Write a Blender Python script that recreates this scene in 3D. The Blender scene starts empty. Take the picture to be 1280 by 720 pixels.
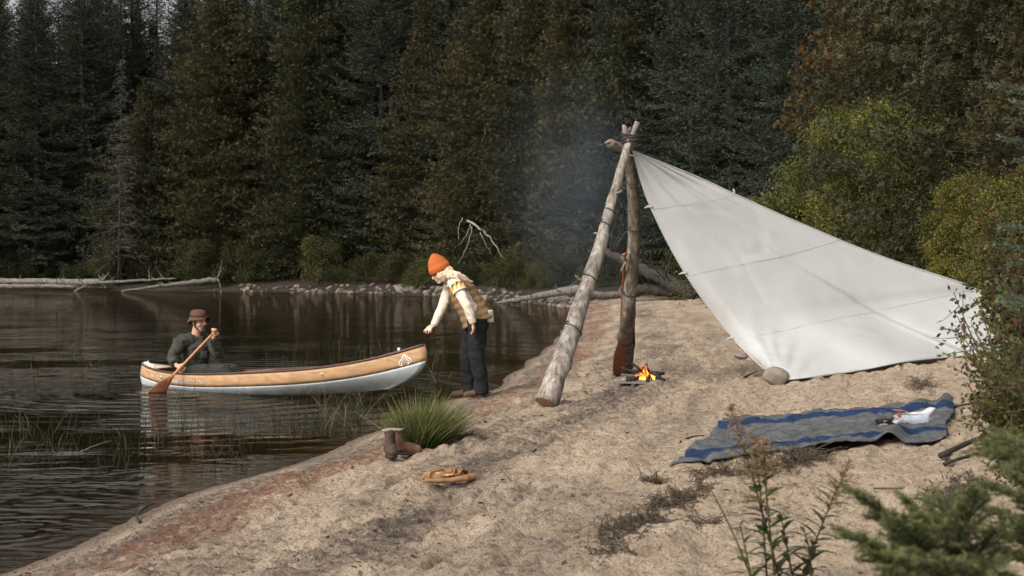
import bpy, math, random
import numpy as np
random.seed(7)
RNG = np.random.default_rng(11)
PI = math.pi
SC = bpy.context.scene
COL = SC.collection
F = 1778.0
CAMZ = 1.51
TH = math.atan(30.0 / F)

# ------------------------------------------------------------------ helpers
def V(*a): return np.array(a, dtype=float)
def P(px, py, d):
    """world point at depth d (metres along +Y) seen at photo pixel px,py"""
    fw = V(0, math.cos(TH), -math.sin(TH)); up = V(0, math.sin(TH), math.cos(TH))
    r = fw + V(1, 0, 0) * (px - 640) / F + up * (360 - py) / F
    return V(0, 0, CAMZ) + r * (d / r[1])

def _h(ix, iy, seed):
    n = (ix.astype(np.int64) * 374761393 + iy.astype(np.int64) * 668265263 + seed * 974634777) & 0xFFFFFFFF
    n = ((n ^ (n >> 13)) * 1274126177) & 0xFFFFFFFF
    n = (n ^ (n >> 16)) & 0xFFFFFF
    return n / float(0xFFFFFF)
def noise2(x, y, seed=0):
    x = np.asarray(x, float); y = np.asarray(y, float)
    ix = np.floor(x); iy = np.floor(y); fx = x - ix; fy = y - iy
    fx = fx * fx * (3 - 2 * fx); fy = fy * fy * (3 - 2 * fy)
    a = _h(ix, iy, seed); b = _h(ix + 1, iy, seed); c = _h(ix, iy + 1, seed); d = _h(ix + 1, iy + 1, seed)
    return (a * (1 - fx) + b * fx) * (1 - fy) + (c * (1 - fx) + d * fx) * fy - 0.5
def fbm(x, y, seed=0, o=4):
    r = 0; a = 1.0
    for i in range(o):
        r = r + a * noise2(x, y, seed + i); x = x * 2.03 + 7.1; y = y * 2.03 + 3.3; a *= 0.5
    return r
def noise3(p, seed=0):
    return (noise2(p[:, 0] + p[:, 2] * .7, p[:, 1] - p[:, 2] * .6, seed) + noise2(p[:, 1] + p[:, 0] * .3, p[:, 2], seed + 5) + noise2(p[:, 2], p[:, 0], seed + 9)) / 1.7

class MB:
    def __init__(s): s.v = []; s.f = []; s.m = []; s.a = []; s.n = 0
    def add(s, v, f, m=0, a=None):
        v = np.asarray(v, float).reshape(-1, 3)
        if isinstance(f, np.ndarray): fl = [f]
        else:
            by = {}
            for q in f: by.setdefault(len(q), []).append(q)
            fl = [np.array(x) for x in by.values()]
        for q in fl:
            s.f.append(q + s.n); s.m.append(np.full(len(q), m))
        s.v.append(v); s.a.append(np.full(len(v), .5) if a is None else np.broadcast_to(np.asarray(a, float), (len(v),)))
        s.n += len(v)
    def verts(s): return np.concatenate(s.v)
    # --- shapes
    def tube(s, pts, rad, k=8, m=0, cap=True, squash=None, a=None, jag=0):
        pts = np.asarray(pts, float); n = len(pts)
        rad = np.broadcast_to(np.asarray(rad, float), (n,))
        t = np.gradient(pts, axis=0); t /= np.linalg.norm(t, axis=1)[:, None] + 1e-12
        ref = V(0, 0, 1) if abs(t[0][2]) < .9 else V(0, 1, 0)
        vs = []; u = np.cross(ref, t[0]); u /= np.linalg.norm(u)
        ang = np.arange(k) * 2 * PI / k
        for i in range(n):
            u = u - t[i] * np.dot(u, t[i]); u /= np.linalg.norm(u) + 1e-12; w = np.cross(t[i], u)
            r = rad[i]
            if squash is not None:
                sq = squash[i] if hasattr(squash[0], '__len__') else squash
                ring = pts[i] + np.outer(np.cos(ang) * r * sq[0], u) + np.outer(np.sin(ang) * r * sq[1], w)
            else:
                rr = r * (1 + jag * (RNG.random(k) - .5)) if jag else np.full(k, r)
                ring = pts[i] + np.outer(np.cos(ang) * rr, u) + np.outer(np.sin(ang) * rr, w)
            vs.append(ring)
        i0 = np.arange(n - 1)[:, None] * k; j = np.arange(k)[None, :]; j1 = (j + 1) % k
        q = np.stack([i0 + j, i0 + j1, i0 + k + j1, i0 + k + j], -1).reshape(-1, 4)
        vs = np.concatenate(vs)
        s.add(vs, q, m, a)
        if cap:
            s.f.append(np.array([list(range(k))[::-1]]) + s.n - n * k); s.m.append(np.array([m]))
            s.f.append(np.array([[(n - 1) * k + x for x in range(k)]]) + s.n - n * k); s.m.append(np.array([m]))
    def box(s, c, sz, rot=0, m=0, a=None):
        c = np.asarray(c, float); x, y, z = np.asarray(sz, float) / 2
        v = np.array([[i, j, k] for i in (-x, x) for j in (-y, y) for k in (-z, z)])
        cr, sr = math.cos(rot), math.sin(rot)
        v = np.stack([v[:, 0] * cr - v[:, 1] * sr, v[:, 0] * sr + v[:, 1] * cr, v[:, 2]], 1) + c
        s.add(v, [(0, 1, 3, 2), (4, 6, 7, 5), (0, 4, 5, 1), (2, 3, 7, 6), (0, 2, 6, 4), (1, 5, 7, 3)], m, a)
    def ell(s, c, r, R=None, nu=16, nv=10, m=0):
        u = np.arange(nu) * 2 * PI / nu; w = np.linspace(0, PI, nv + 1)[1:-1]
        v = [[0, 0, 1]] + [[math.sin(b) * math.cos(a), math.sin(b) * math.sin(a), math.cos(b)] for b in w for a in u] + [[0, 0, -1]]
        v = np.array(v) * np.broadcast_to(np.asarray(r, float), (3,))
        if R is not None: v = v @ np.asarray(R).T
        f = [(0, 1 + (i + 1) % nu, 1 + i)[::-1] for i in range(nu)]
        for j in range(nv - 2):
            for i in range(nu): f.append((1 + j * nu + i, 1 + (j + 1) * nu + i, 1 + (j + 1) * nu + (i + 1) % nu, 1 + j * nu + (i + 1) % nu))
        L = 1 + (nv - 1) * nu; b0 = 1 + (nv - 2) * nu
        f += [(L, b0 + i, b0 + (i + 1) % nu)[::-1] for i in range(nu)]
        s.add(v + np.asarray(c, float), f, m)
    def grid(s, G, m=0, a=None, closed=False):
        G = np.asarray(G, float); nr, nc = G.shape[:2]
        i = np.arange(nr - 1)[:, None]; j = np.arange(nc - (0 if closed else 1))[None, :]; j1 = (j + 1) % nc
        q = np.stack([i * nc + j, i * nc + j1, (i + 1) * nc + j1, (i + 1) * nc + j], -1).reshape(-1, 4)
        s.add(G.reshape(-1, 3), q, m, None if a is None else np.asarray(a).reshape(-1))
    def blades(s, p, d, w, a=None, m=0, fat=.55):
        """many kite shaped blades: base p, length vector d, half width vector w"""
        v = np.stack([p, p + d * fat + w, p + d, p + d * fat - w], 1).reshape(-1, 3)
        n = len(p); q = np.arange(n * 4).reshape(n, 4)
        s.add(v, q, m, None if a is None else np.repeat(a, 4))
    def mesh(s, name, mats, off=None, smooth=False):
        me = bpy.data.meshes.new(name); v = np.concatenate(s.v)
        if off is not None: v = v - np.asarray(off, float)
        me.vertices.add(len(v)); me.vertices.foreach_set('co', v.astype(np.float32).ravel())
        lt = np.concatenate([np.full(len(q), q.shape[1]) for q in s.f]); lv = np.concatenate([q.ravel() for q in s.f])
        me.loops.add(len(lv)); me.loops.foreach_set('vertex_index', lv.astype(np.int32))
        me.polygons.add(len(lt)); st = np.concatenate([[0], np.cumsum(lt)[:-1]])
        me.polygons.foreach_set('loop_start', st.astype(np.int32)); me.polygons.foreach_set('loop_total', lt.astype(np.int32))
        me.polygons.foreach_set('material_index', np.concatenate(s.m).astype(np.int32))
        if smooth: me.polygons.foreach_set('use_smooth', np.ones(len(lt), bool))
        at = me.attributes.new('v', 'FLOAT', 'POINT'); at.data.foreach_set('value', np.concatenate(s.a).astype(np.float32))
        me.update(calc_edges=True); me.validate()
        for m in (mats if isinstance(mats, (list, tuple)) else [mats]): me.materials.append(m)
        return me

def root_loc(o):
    while o.parent: o = o.parent
    return np.array(o.location)
def obj(name, mb, mats, parent=None, loc=None, smooth=False):
    """one mesh object from world-space geometry"""
    off = root_loc(parent) if parent is not None else (loc if loc is not None else V(0, 0, 0))
    me = mb if isinstance(mb, bpy.types.Mesh) else mb.mesh(name, mats, off, smooth)
    o = bpy.data.objects.new(name, me); COL.objects.link(o)
    if parent is not None: o.parent = parent
    else: o.location = off
    return o
def tag(o, label=None, cat=None, group=None, kind=None):
    if label: o['label'] = label
    if cat: o['category'] = cat
    if group: o['group'] = group
    if kind: o['kind'] = kind
    return o
def thing(name, label, cat, loc, group=None):
    o = bpy.data.objects.new(name, None); COL.objects.link(o); o.location = loc
    o.empty_display_size = .1
    return tag(o, label, cat, group)
def copy_tree(o, parent=None):
    c = o.copy(); COL.objects.link(c)
    if parent: c.parent = parent
    for ch in o.children: copy_tree(ch, c)
    return c
def set_color(o, rgb):
    o.color = (*rgb, 1)
    for c in o.children: set_color(c, rgb)

def remesh(mb, name, mats, parent, vox=.006, smooth_it=4, fold=0, fs=9, seed=1, post=None):
    off = root_loc(parent)
    me = mb.mesh(name + '_tmp', mats, off)
    t = bpy.data.objects.new('tmp', me); COL.objects.link(t)
    r = t.modifiers.new('r', 'REMESH'); r.mode = 'VOXEL'; r.voxel_size = vox; r.use_smooth_shade = True
    sm = t.modifiers.new('s', 'SMOOTH'); sm.factor = .6; sm.iterations = smooth_it
    dg = bpy.context.evaluated_depsgraph_get(); dg.update()
    m2 = bpy.data.meshes.new_from_object(t.evaluated_get(dg)); m2.name = name
    bpy.data.objects.remove(t); bpy.data.meshes.remove(me)
    n = len(m2.vertices)
    if n == 0: print('EMPTY REMESH', name)
    co = np.empty(n * 3, np.float32); m2.vertices.foreach_get('co', co); co = co.reshape(-1, 3).astype(float)
    no = np.empty(n * 3, np.float32); m2.vertices.foreach_get('normal', no); no = no.reshape(-1, 3)
    if fold:
        q = co * fs
        w = noise3(q, seed) + .5 * noise3(q * 2.3, seed + 3)
        w = 1 - np.abs(w) * 2.4
        co = co + no * (w * fold)[:, None]
    if post is not None: co = post(co + off, no) - off
    m2.vertices.foreach_set('co', co.astype(np.float32).ravel()); m2.update()
    m2.materials.clear()
    for m in (mats if isinstance(mats, (list, tuple)) else [mats]): m2.materials.append(m)
    o = bpy.data.objects.new(name, m2); COL.objects.link(o); o.parent = parent
    return o

# ------------------------------------------------------------------ materials
class NT:
    def __init__(s, name):
        s.mat = bpy.data.materials.new(name); s.mat.use_nodes = True
        s.t = s.mat.node_tree; s.t.nodes.clear(); s.out = s.n('ShaderNodeOutputMaterial')
    def n(s, typ, **kw):
        x = s.t.nodes.new(typ)
        for k, v in kw.items():
            if k in x.inputs.keys() if isinstance(k, str) else False: x.inputs[k].default_value = v
            else: setattr(x, k, v)
        return x
    def l(s, a, b): s.t.links.new(a, b)
    def val(s, node, key, v):
        if hasattr(v, 'is_output') or isinstance(v, bpy.types.NodeSocket): s.l(v, node.inputs[key])
        else:
            if isinstance(v, (tuple, list)) and len(v) == 3: v = (*v, 1)
            node.inputs[key].default_value = v
    def bsdf(s, col, rough=.7, bump=None, bs=.3, bd=.01, **kw):
        b = s.n('ShaderNodeBsdfPrincipled'); s.val(b, 'Base Color', col); s.val(b, 'Roughness', rough)
        b.inputs['Specular IOR Level'].default_value = kw.pop('spec', .35)
        for k, v in kw.items(): s.val(b, k, v)
        if bump is not None:
            bp = s.n('ShaderNodeBump'); bp.inputs['Strength'].default_value = bs; bp.inputs['Distance'].default_value = bd
            s.l(bump, bp.inputs['Height']); s.l(bp.outputs[0], b.inputs['Normal'])
        return b
    def fin(s, sh, vol=None):
        s.l(sh.outputs[0], s.out.inputs['Surface']); return s.mat
    def coord(s, scale=(1, 1, 1), rot=(0, 0, 0), kind='Object'):
        tc = s.n('ShaderNodeTexCoord'); mp = s.n('ShaderNodeMapping'); mp.inputs['Scale'].default_value = scale; mp.inputs['Rotation'].default_value = rot
        s.l(tc.outputs[kind], mp.inputs['Vector']); return mp.outputs[0]
    def noise(s, vec, scale, detail=4, rough=.55, dist=0):
        x = s.n('ShaderNodeTexNoise'); s.l(vec, x.inputs['Vector']); x.inputs['Scale'].default_value = scale
        x.inputs['Detail'].default_value = detail; x.inputs['Roughness'].default_value = rough; x.inputs['Distortion'].default_value = dist
        return x.outputs['Fac']
    def ramp(s, fac, stops, interp='LINEAR'):
        r = s.n('ShaderNodeValToRGB'); s.l(fac, r.inputs[0]); e = r.color_ramp; e.interpolation = interp
        while len(e.elements) < len(stops): e.elements.new(.5)
        for el, (p, c) in zip(e.elements, stops):
            el.position = p; el.color = (c, c, c, 1) if isinstance(c, (int, float)) else (*c, 1)
        return r.outputs[0]
    def mix(s, fac, a, b, mode='MIX'):
        x = s.n('ShaderNodeMix', data_type='RGBA', blend_type=mode)
        s.val(x, 0, fac); s.val(x, 6, a); s.val(x, 7, b); return x.outputs[2]
    def math(s, op, a, b=None, c=None, clamp=False):
        x = s.n('ShaderNodeMath', operation=op); x.use_clamp = clamp; s.val(x, 0, a)
        if b is not None: s.val(x, 1, b)
        if c is not None: s.val(x, 2, c)
        return x.outputs[0]
    def attr(s, name):
        a = s.n('ShaderNodeAttribute'); a.attribute_name = name; return a.outputs['Fac']

def simple(name, col, rough=.7, nscale=20, var=.25, bs=.3, bd=.005, stretch=(1, 1, 1), **kw):
    t = NT(name); c = t.coord(stretch); n = t.noise(c, nscale, 5, .6)
    lo = tuple(x * (1 - var) for x in col); hi = tuple(min(1, x * (1 + var)) for x in col)
    return t.fin(t.bsdf(t.ramp(n, [(.3, lo), (.7, hi)]), rough, n, bs, bd, **kw))

def foliage(name, stops, rough=.6, trans=.25, objcol=True):
    """leaf material: colour from the per-leaf attribute through a ramp, tinted by the object's colour"""
    t = NT(name); c = t.ramp(t.attr('v'), stops)
    oi = t.n('ShaderNodeObjectInfo')
    if objcol: c = t.mix(1.0, c, oi.outputs['Color'], 'MULTIPLY')
    b = t.bsdf(c, rough, spec=.2); tr = t.n('ShaderNodeBsdfTranslucent'); t.l(c, tr.inputs[0])
    mx = t.n('ShaderNodeMixShader'); mx.inputs[0].default_value = trans; t.l(b.outputs[0], mx.inputs[1]); t.l(tr.outputs[0], mx.inputs[2])
    return t.fin(mx)

def bark_mat(name, lo, mid, hi, crack=6, bs=.6, bd=.02, zs=.12):
    t = NT(name); c = t.coord((1, 1, zs)); n = t.noise(c, crack * 6, 6, .65); n2 = t.noise(t.coord((1, 1, 1)), 7, 4, .6)
    n3 = t.noise(c, crack * 16, 3, .5)
    col = t.ramp(n, [(.3, lo), (.47, mid), (.7, hi)])
    col = t.mix(t.ramp(n2, [(.42, 0.0), (.6, .55)]), col, lo)
    h = t.math('ADD', n, t.math('MULTIPLY', n3, .4))
    return t.fin(t.bsdf(col, .85, h, bs, bd))

M = {}
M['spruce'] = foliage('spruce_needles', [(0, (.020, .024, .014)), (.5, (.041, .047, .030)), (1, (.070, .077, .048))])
M['cedar'] = foliage('cedar_sprays', [(0, (.032, .033, .014)), (.5, (.066, .064, .026)), (.85, (.098, .088, .036)), (1, (.115, .080, .038))])
M['leaf'] = foliage('shrub_leaves', [(0, (.035, .042, .014)), (.6, (.10, .105, .032)), (.9, (.15, .135, .04)), (1, (.17, .12, .035))])
M['redleaf'] = foliage('red_shrub_leaves', [(0, (.035, .014, .011)), (.2, (.09, .030, .018)), (.3, (.035, .042, .02)), (.8, (.075, .085, .032)), (1, (.13, .12, .035))], objcol=False)
M['yelleaf'] = foliage('yellow_green_leaves', [(0, (.022, .028, .009)), (.6, (.065, .068, .018)), (.9, (.11, .085, .018)), (1, (.16, .075, .014))], objcol=False)
M['fir'] = foliage('fir_needles', [(0, (.022, .030, .012)), (.5, (.062, .076, .028)), (1, (.13, .14, .05))], objcol=False)
M['bluefir'] = foliage('pale_needles', [(0, (.05, .07, .045)), (1, (.13, .15, .09))], objcol=False)
M['grass'] = foliage('grass_blades', [(0, (.025, .04, .012)), (.5, (.08, .10, .03)), (.75, (.17, .17, .065)), (1, (.34, .28, .14))], objcol=False)
M['reed'] = foliage('reed_stalks', [(0, (.012, .016, .006)), (.7, (.045, .045, .018)), (1, (.16, .13, .08))], objcol=False)
M['gold'] = foliage('goldenrod_leaves', [(0, (.02, .035, .012)), (.6, (.06, .075, .022)), (.9, (.14, .11, .03)), (1, (.16, .06, .02))], objcol=False)
M['seed'] = simple('seed_plume', (.17, .11, .055), .9, 60, .5)
M['stem'] = simple('plant_stem', (.07, .05, .025), .7, 40)
M['bark'] = bark_mat('tree_bark', (.012, .010, .008), (.035, .028, .022), (.07, .058, .046))
M['greywood'] = bark_mat('weathered_wood', (.055, .042, .032), (.25, .215, .18), (.46, .41, .35), 5, 1.0, .02, .08)
M['brownwood'] = bark_mat('weathered_brown_wood', (.04, .030, .022), (.17, .135, .105), (.34, .28, .22), 5, .8, .02, .08)
M['drift'] = bark_mat('driftwood', (.045, .038, .03), (.13, .115, .096), (.24, .215, .185), 3, .5, .02, .2)
M['darkwood'] = bark_mat('dark_dead_wood', (.010, .008, .007), (.026, .021, .017), (.06, .048, .038), 4, .5, .02, .3)
M['twig'] = simple('dead_twigs', (.085, .078, .07), .8, 20, .3)
M['endgrain'] = simple('cut_end', (.22, .13, .075), .8, 30, .4)
M['rope'] = simple('dark_cord', (.03, .027, .025), .8, 60)
# ------------------------------------------------------------------ terrain
SH = [(-3.6, -40), (-3.5, -3), (-3.15, 2), (-2.85, 5), (-2.5, 6.97), (-2.1, 9.1), (-1.9, 9.94), (-1.52, 11.3), (-1.28, 12.3), (-.95, 14), (-.70, 15.5), (-.24, 17.1),
      (.12, 20.7), (.75, 26.8), (1.23, 33.6), (1.8, 41.3), (2.15, 47), (1.6, 51), (-1.4, 61), (-7.7, 72.5), (-14.7, 76.7), (-22, 80), (-29.7, 82.6), (-44, 84), (-70, 82)]
def catmull(p, n=6):
    p = np.array(p, float); o = []
    for i in range(len(p) - 1):
        a = p[max(i - 1, 0)]; b = p[i]; c = p[i + 1]; d = p[min(i + 2, len(p) - 1)]
        for k in range(n):
            t = k / n
            o.append(.5 * (2 * b + (c - a) * t + (2 * a - 5 * b + 4 * c - d) * t * t + (3 * b - a - 3 * c + d) * t ** 3))
    o.append(p[-1]); return np.array(o)
SHC = catmull(SH, 4)
SHC[:, 0] += .10 * np.sin(SHC[:, 1] * 1.9) * (np.abs(SHC[:, 1] - 12) < 25) * .6
WPOLY = np.concatenate([SHC, [(-260, 82), (-260, -60), (-3.6, -60)]])
def inside(x, y, poly):
    r = np.zeros(x.shape, bool); n = len(poly)
    for i in range(n):
        x1, y1 = poly[i]; x2, y2 = poly[(i + 1) % n]
        if y1 == y2: continue
        c = ((y1 > y) != (y2 > y)) & (x < (x2 - x1) * (y - y1) / (y2 - y1) + x1)
        r ^= c
    return r
def pdist(x, y, pl):
    d = np.full(x.shape, 1e9)
    for i in range(len(pl) - 1):
        a = pl[i]; b = pl[i + 1] - a; L = b @ b + 1e-12
        t = np.clip(((x - a[0]) * b[0] + (y - a[1]) * b[1]) / L, 0, 1)
        d = np.minimum(d, (x - a[0] - t * b[0]) ** 2 + (y - a[1] - t * b[1]) ** 2)
    return np.sqrt(d)
def sdist(x, y):
    x = np.atleast_1d(np.asarray(x, float)); y = np.atleast_1d(np.asarray(y, float))
    return pdist(x, y, SHC) * np.where(inside(x, y, WPOLY), -1, 1)
FOR = np.array([(9.5, -20), (9.2, 10), (9.4, 16), (9.0, 22), (8.2, 32), (6.6, 44), (4.2, 52), (1.0, 55.5), (-3.0, 64), (-9, 74.2), (-16, 78.2), (-30, 84.4), (-70, 84.5)], float)
FPOLY = np.concatenate([FOR, [(-260, 84.5), (-260, 400), (400, 400), (400, -20)]])
def fdist(x, y):
    return pdist(x, y, FOR) * np.where(inside(x, y, FPOLY), 1, -1)
FOOT = [(RNG.uniform(-.5, 7), RNG.uniform(4.5, 18), RNG.uniform(0, PI), RNG.uniform(.025, .06)) for _ in range(430)]
FOOT = [f for f in FOOT]
def height(x, y, fine=True):
    x = np.atleast_1d(np.asarray(x, float)); y = np.atleast_1d(np.asarray(y, float))
    s = sdist(x, y); fd = fdist(x, y)
    sp = np.maximum(s, 0); sn = np.minimum(s, 0)
    h = .5 * (1 - np.exp(-sp / 3.5)) + .02 * np.minimum(sp, 30)
    h = h + np.where(s < 0, -.75 * (1 - np.exp(sn / 6)) + sn * .006, 0)
    h = h + np.clip(fd, 0, 60) * .045 * (y > 40) + np.clip(fd - 1, 0, 30) * .03 + np.clip(fd - 12, 0, 60) * .06
    env = np.clip(sp / 1.2, 0, 1)
    h = h + env * (.07 * noise2(x * .55, y * .55, 3) + .045 * noise2(x * 1.3, y * 1.3, 4))
    # low mounds in the right foreground
    if fine:
        k = np.clip(sp / .9, 0.08, 1) * np.clip((60 - y) / 40, 0, 1)
        h = h + k * (.030 * np.abs(noise2(x * 3.1, y * 2.3, 21)) + .026 * noise2(x * 6.5, y * 5.5, 22) + .056 * noise2(x * 12, y * 11, 23) - .085 * np.clip(noise2(x * 10, y * 8, 26) - .22, 0, 1) + .030 * noise2(x * 24, y * 23, 24) + .010 * noise2(x * 47, y * 45, 25))
        for fx, fy, fa, dp in FOOT:
            m = (np.abs(x - fx) < .5) & (np.abs(y - fy) < .5)
            if not m.any(): continue
            ca, sa = math.cos(fa), math.sin(fa)
            u = ((x[m] - fx) * ca + (y[m] - fy) * sa) / .15; w = (-(x[m] - fx) * sa + (y[m] - fy) * ca) / .075
            r = np.sqrt(u * u + w * w)
            h[m] += k[m] * dp * (-np.exp(-r ** 3) + .45 * np.exp(-(r - 1.35) ** 2 * 6))
    return h
def hz(x, y): return float(height(x, y)[0])
def G(px, py, lo=3.0, hi=95):
    """first point of the ground seen at photo pixel"""
    ds = np.geomspace(lo, hi, 900); pts = np.array([P(px, py, d) for d in ds])
    hh = np.maximum(height(pts[:, 0], pts[:, 1]), 0)
    k = np.argmax(pts[:, 2] <= hh)
    return V(pts[k][0], pts[k][1], hh[k])

def axis(segs):
    o = [segs[0][0]]
    for a, b, st, gr in segs:
        x = a; step = st
        while x < b - 1e-6:
            x = min(b, x + step); step *= gr; o.append(x)
    return np.array(o)
def neg(a): return -a[::-1]
ys = axis([(-12, 3.5, .5, 1.0), (3.5, 10.5, .022, 1.0), (10.5, 17.5, .034, 1.0), (17.5, 56, .05, 1.018), (56, 420, 1.1, 1.06)])
xr = axis([(8.0, 420, .04, 1.07)]); xl = neg(axis([(3.4, 420, .05, 1.07)]))
xs = np.concatenate([xl[:-1], np.arange(-3.4, 8.0, .026), xr])
X, Y = np.meshgrid(xs, ys)
Hh = height(X.ravel(), Y.ravel()).reshape(X.shape)
S = sdist(X.ravel(), Y.ravel()); FD = fdist(X.ravel(), Y.ravel())
mb = MB(); mb.grid(np.stack([X, Y, Hh], -1))

t = NT('beach_ground')
c = t.coord(); sN = t.attr('shore'); fN = t.attr('forest')
n1 = t.noise(c, 3, 5, .6); n2 = t.noise(c, 22, 6, .7); n3 = t.noise(c, 90, 3, .6); n4 = t.noise(c, 240, 2, .5)
sand = t.ramp(n1, [(.3, (.54, .40, .275)), (.7, (.69, .545, .40))])
sand = t.mix(t.ramp(n3, [(.3, .7), (.5, 0.0)]), sand, (.20, .145, .10))
sand = t.mix(t.ramp(n2, [(.39, .6), (.46, 0.0)]), sand, (.19, .135, .09))
sand = t.mix(t.ramp(n4, [(.62, 0.0), (.75, .6)]), sand, (.72, .64, .54))
# scattered dark grains and needle litter, denser in drift bands
cb = t.coord((1, 1, 1), (0, 0, math.radians(-18)))
tc = t.n('ShaderNodeTexCoord'); sxy = t.n('ShaderNodeSeparateXYZ'); t.l(tc.outputs['Object'], sxy.inputs[0])
cmb = t.n('ShaderNodeCombineXYZ'); t.l(t.math('MULTIPLY', sN, 2.4), cmb.inputs[0]); t.l(t.math('MULTIPLY', sxy.outputs[1], .42), cmb.inputs[1])
band = t.noise(cmb.outputs[0], 1.0, 5, .68, .5)
bandm = t.math('MULTIPLY', t.ramp(band, [(.44, 0.0), (.56, 1.0)]), t.ramp(t.math('MULTIPLY', sN, .14), [(.03, .3), (.06, 1.0), (.3, .9), (.46, .30), (.8, .12)]))
grain = t.ramp(n2, [(.40, 1.0), (.56, 0.0)])
sand = t.mix(t.math('MULTIPLY', bandm, t.math('ADD', t.math('MULTIPLY', grain, .45), .35)), sand, (.095, .07, .058))
cm2 = t.n('ShaderNodeCombineXYZ'); t.l(t.math('MULTIPLY', sN, 1.2), cm2.inputs[0]); t.l(t.math('MULTIPLY', sxy.outputs[1], .55), cm2.inputs[1])
wob = t.noise(cm2.outputs[0], 1.3, 5, .68); sw = t.math('ADD', sN, t.math('MULTIPLY', t.math('SUBTRACT', wob, .5), .9))
brk = t.ramp(t.noise(c, 17, 8, .85), [(.43, 0.0), (.54, 1.0)])
drk3 = t.ramp(t.math('MULTIPLY', sw, .25), [(.41, 0.0), (.455, 1.0), (.52, .9), (.58, 0.0), (.68, .0), (.72, .6), (.78, 0.0)])
drk1 = t.ramp(t.math('MULTIPLY', sw, .5), [(.09, 0.0), (.14, 1.0), (.24, .9), (.30, 0.0)])
lng = t.ramp(t.noise(c, .55, 2, .5), [(.40, .25), (.55, 1.0)])
dk = t.math('MULTIPLY', t.math('ADD', t.math('MULTIPLY', drk3, lng), drk1, None, True), t.math('ADD', t.math('MULTIPLY', brk, .75), .12))
sand = t.mix(dk, sand, (.080, .062, .056))
# orange needle wrack line near the water
org = t.ramp(t.math('MULTIPLY', sw, .5), [(.20, 0.0), (.27, 1.0), (.40, 1.0), (.50, 0.0)])
orgm = t.math('MULTIPLY', org, t.ramp(t.noise(c, 21, 8, .85), [(.43, .05), (.53, 1.0)]))
ofar = t.ramp(t.noise(c, .7, 3, .6), [(.36, .25), (.50, 1.0)])
sand = t.mix(t.math('MULTIPLY', t.math('MULTIPLY', orgm, ofar), .8), sand, (.20, .072, .034))
# wet strip; silty lake bed, coloured darker outwards for light lost in depth
wet = t.ramp(t.math('ADD', sN, .5), [(.40, 1.0), (.56, .9), (.72, 0.0)])
sand = t.mix(t.math('MULTIPLY', wet, .88), sand, (.17, .12, .08))
silt_depth_dim = t.ramp(t.math('MULTIPLY', sN, -.2), [(.0, 0.1), (.12, .7), (.5, 1.0)])
bed = t.mix(t.noise(c, 2.5, 5, .7), (.030, .022, .012), (.07, .048, .026))
sand = t.mix(silt_depth_dim, sand, bed)
fl = t.ramp(t.noise(c, 5, 6, .7), [(.3, (.018, .013, .009)), (.6, (.05, .036, .022)), (.8, (.10, .065, .035))])
fm = t.ramp(t.math('MULTIPLY', t.math('ADD', t.math('ADD', fN, 1), t.math('MULTIPLY', t.math('SUBTRACT', n1, .5), 2)), .5), [(.2, 0.0), (.75, 1.0)])
col = t.mix(fm, sand, fl)
rg = t.ramp(t.math('ADD', sN, .5), [(.50, .30), (.72, .95)])
hgt = t.math('ADD', t.math('MULTIPLY', n2, 1.0), t.math('MULTIPLY', n3, .35))
bb = t.bsdf(col, rg, hgt, 1.0, .085, spec=.25)
M['ground'] = t.fin(bb)
g = obj('beach_ground', mb, M['ground'], smooth=True); tag(g, kind='structure')
for nm, arr in (('shore', S), ('forest', FD + np.clip((Y.ravel() - 51) * .3, 0, 3.5))):
    a = g.data.attributes.new(nm, 'FLOAT', 'POINT'); a.data.foreach_set('value', np.clip(arr, -60, 60).astype(np.float32))

# ------------------------------------------------------------------ water
t = NT('lake_water')
c = t.coord((1, 1, 1)); cw = t.coord((.55, 1.5, 1)); cf = t.coord((.25, 1.0, 1))
w1 = t.noise(cw, 2.0, 3, .5, .4); w2 = t.noise(t.coord((.7, 1.7, 1), (0, 0, .25)), 7, 3, .55, .3); w3 = t.noise(cf, 24, 2, .5)
amp = t.ramp(t.noise(c, .38, 2, .5), [(.40, .18), (.62, 1.0)])
hh = t.math('ADD', t.math('MULTIPLY', w1, 1.0), t.math('ADD', t.math('MULTIPLY', w2, .10), t.math('MULTIPLY', w3, .022)))
_sx = t.n('ShaderNodeSeparateXYZ'); t.l(c, _sx.inputs[0]); SY = _sx.outputs[1]
def rings(cx, cy, freq, fall, strength):
    sx = t.n('ShaderNodeSeparateXYZ'); t.l(c, sx.inputs[0])
    dx = t.math('SUBTRACT', sx.outputs[0], cx); dy = t.math('SUBTRACT', sx.outputs[1], cy)
    r = t.math('SQRT', t.math('ADD', t.math('MULTIPLY', dx, dx), t.math('MULTIPLY', dy, dy)))
    r2 = t.math('ADD', r, t.math('MULTIPLY', w1, .35))
    return t.math('MULTIPLY', t.math('SINE', t.math('MULTIPLY', r2, freq)), t.math('MULTIPLY', t.math('POWER', 2.718, t.math('MULTIPLY', r, -fall)), strength))
hh = t.math('ADD', hh, rings(-4.15, 16.75, 15, .30, .55))
hh = t.math('ADD', hh, rings(-2.80, 7.9, 42, 1.8, .10))
hh = t.math('ADD', hh, rings(-2.38, 9.9, 34, 1.6, .10))
hh = t.math('ADD', hh, rings(-2.70, 6.9, 38, 1.8, .12)); hh = t.math('ADD', hh, rings(-3.0, 9.0, 30, 1.8, .08))
edge = t.ramp(t.math('ADD', t.attr('shore'), 1.0), [(.60, 0.0), (.88, 1.0), (1.0, 1.0)]); nr = t.ramp(t.math('MULTIPLY', t.math('SUBTRACT', 12.5, SY), .3), [(0, 0.0), (1, 1.0)])
hh = t.math('ADD', hh, t.math('MULTIPLY', t.math('MULTIPLY', edge, nr), t.math('MULTIPLY', t.noise(c, 16, 3, .5), .30)))
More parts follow.
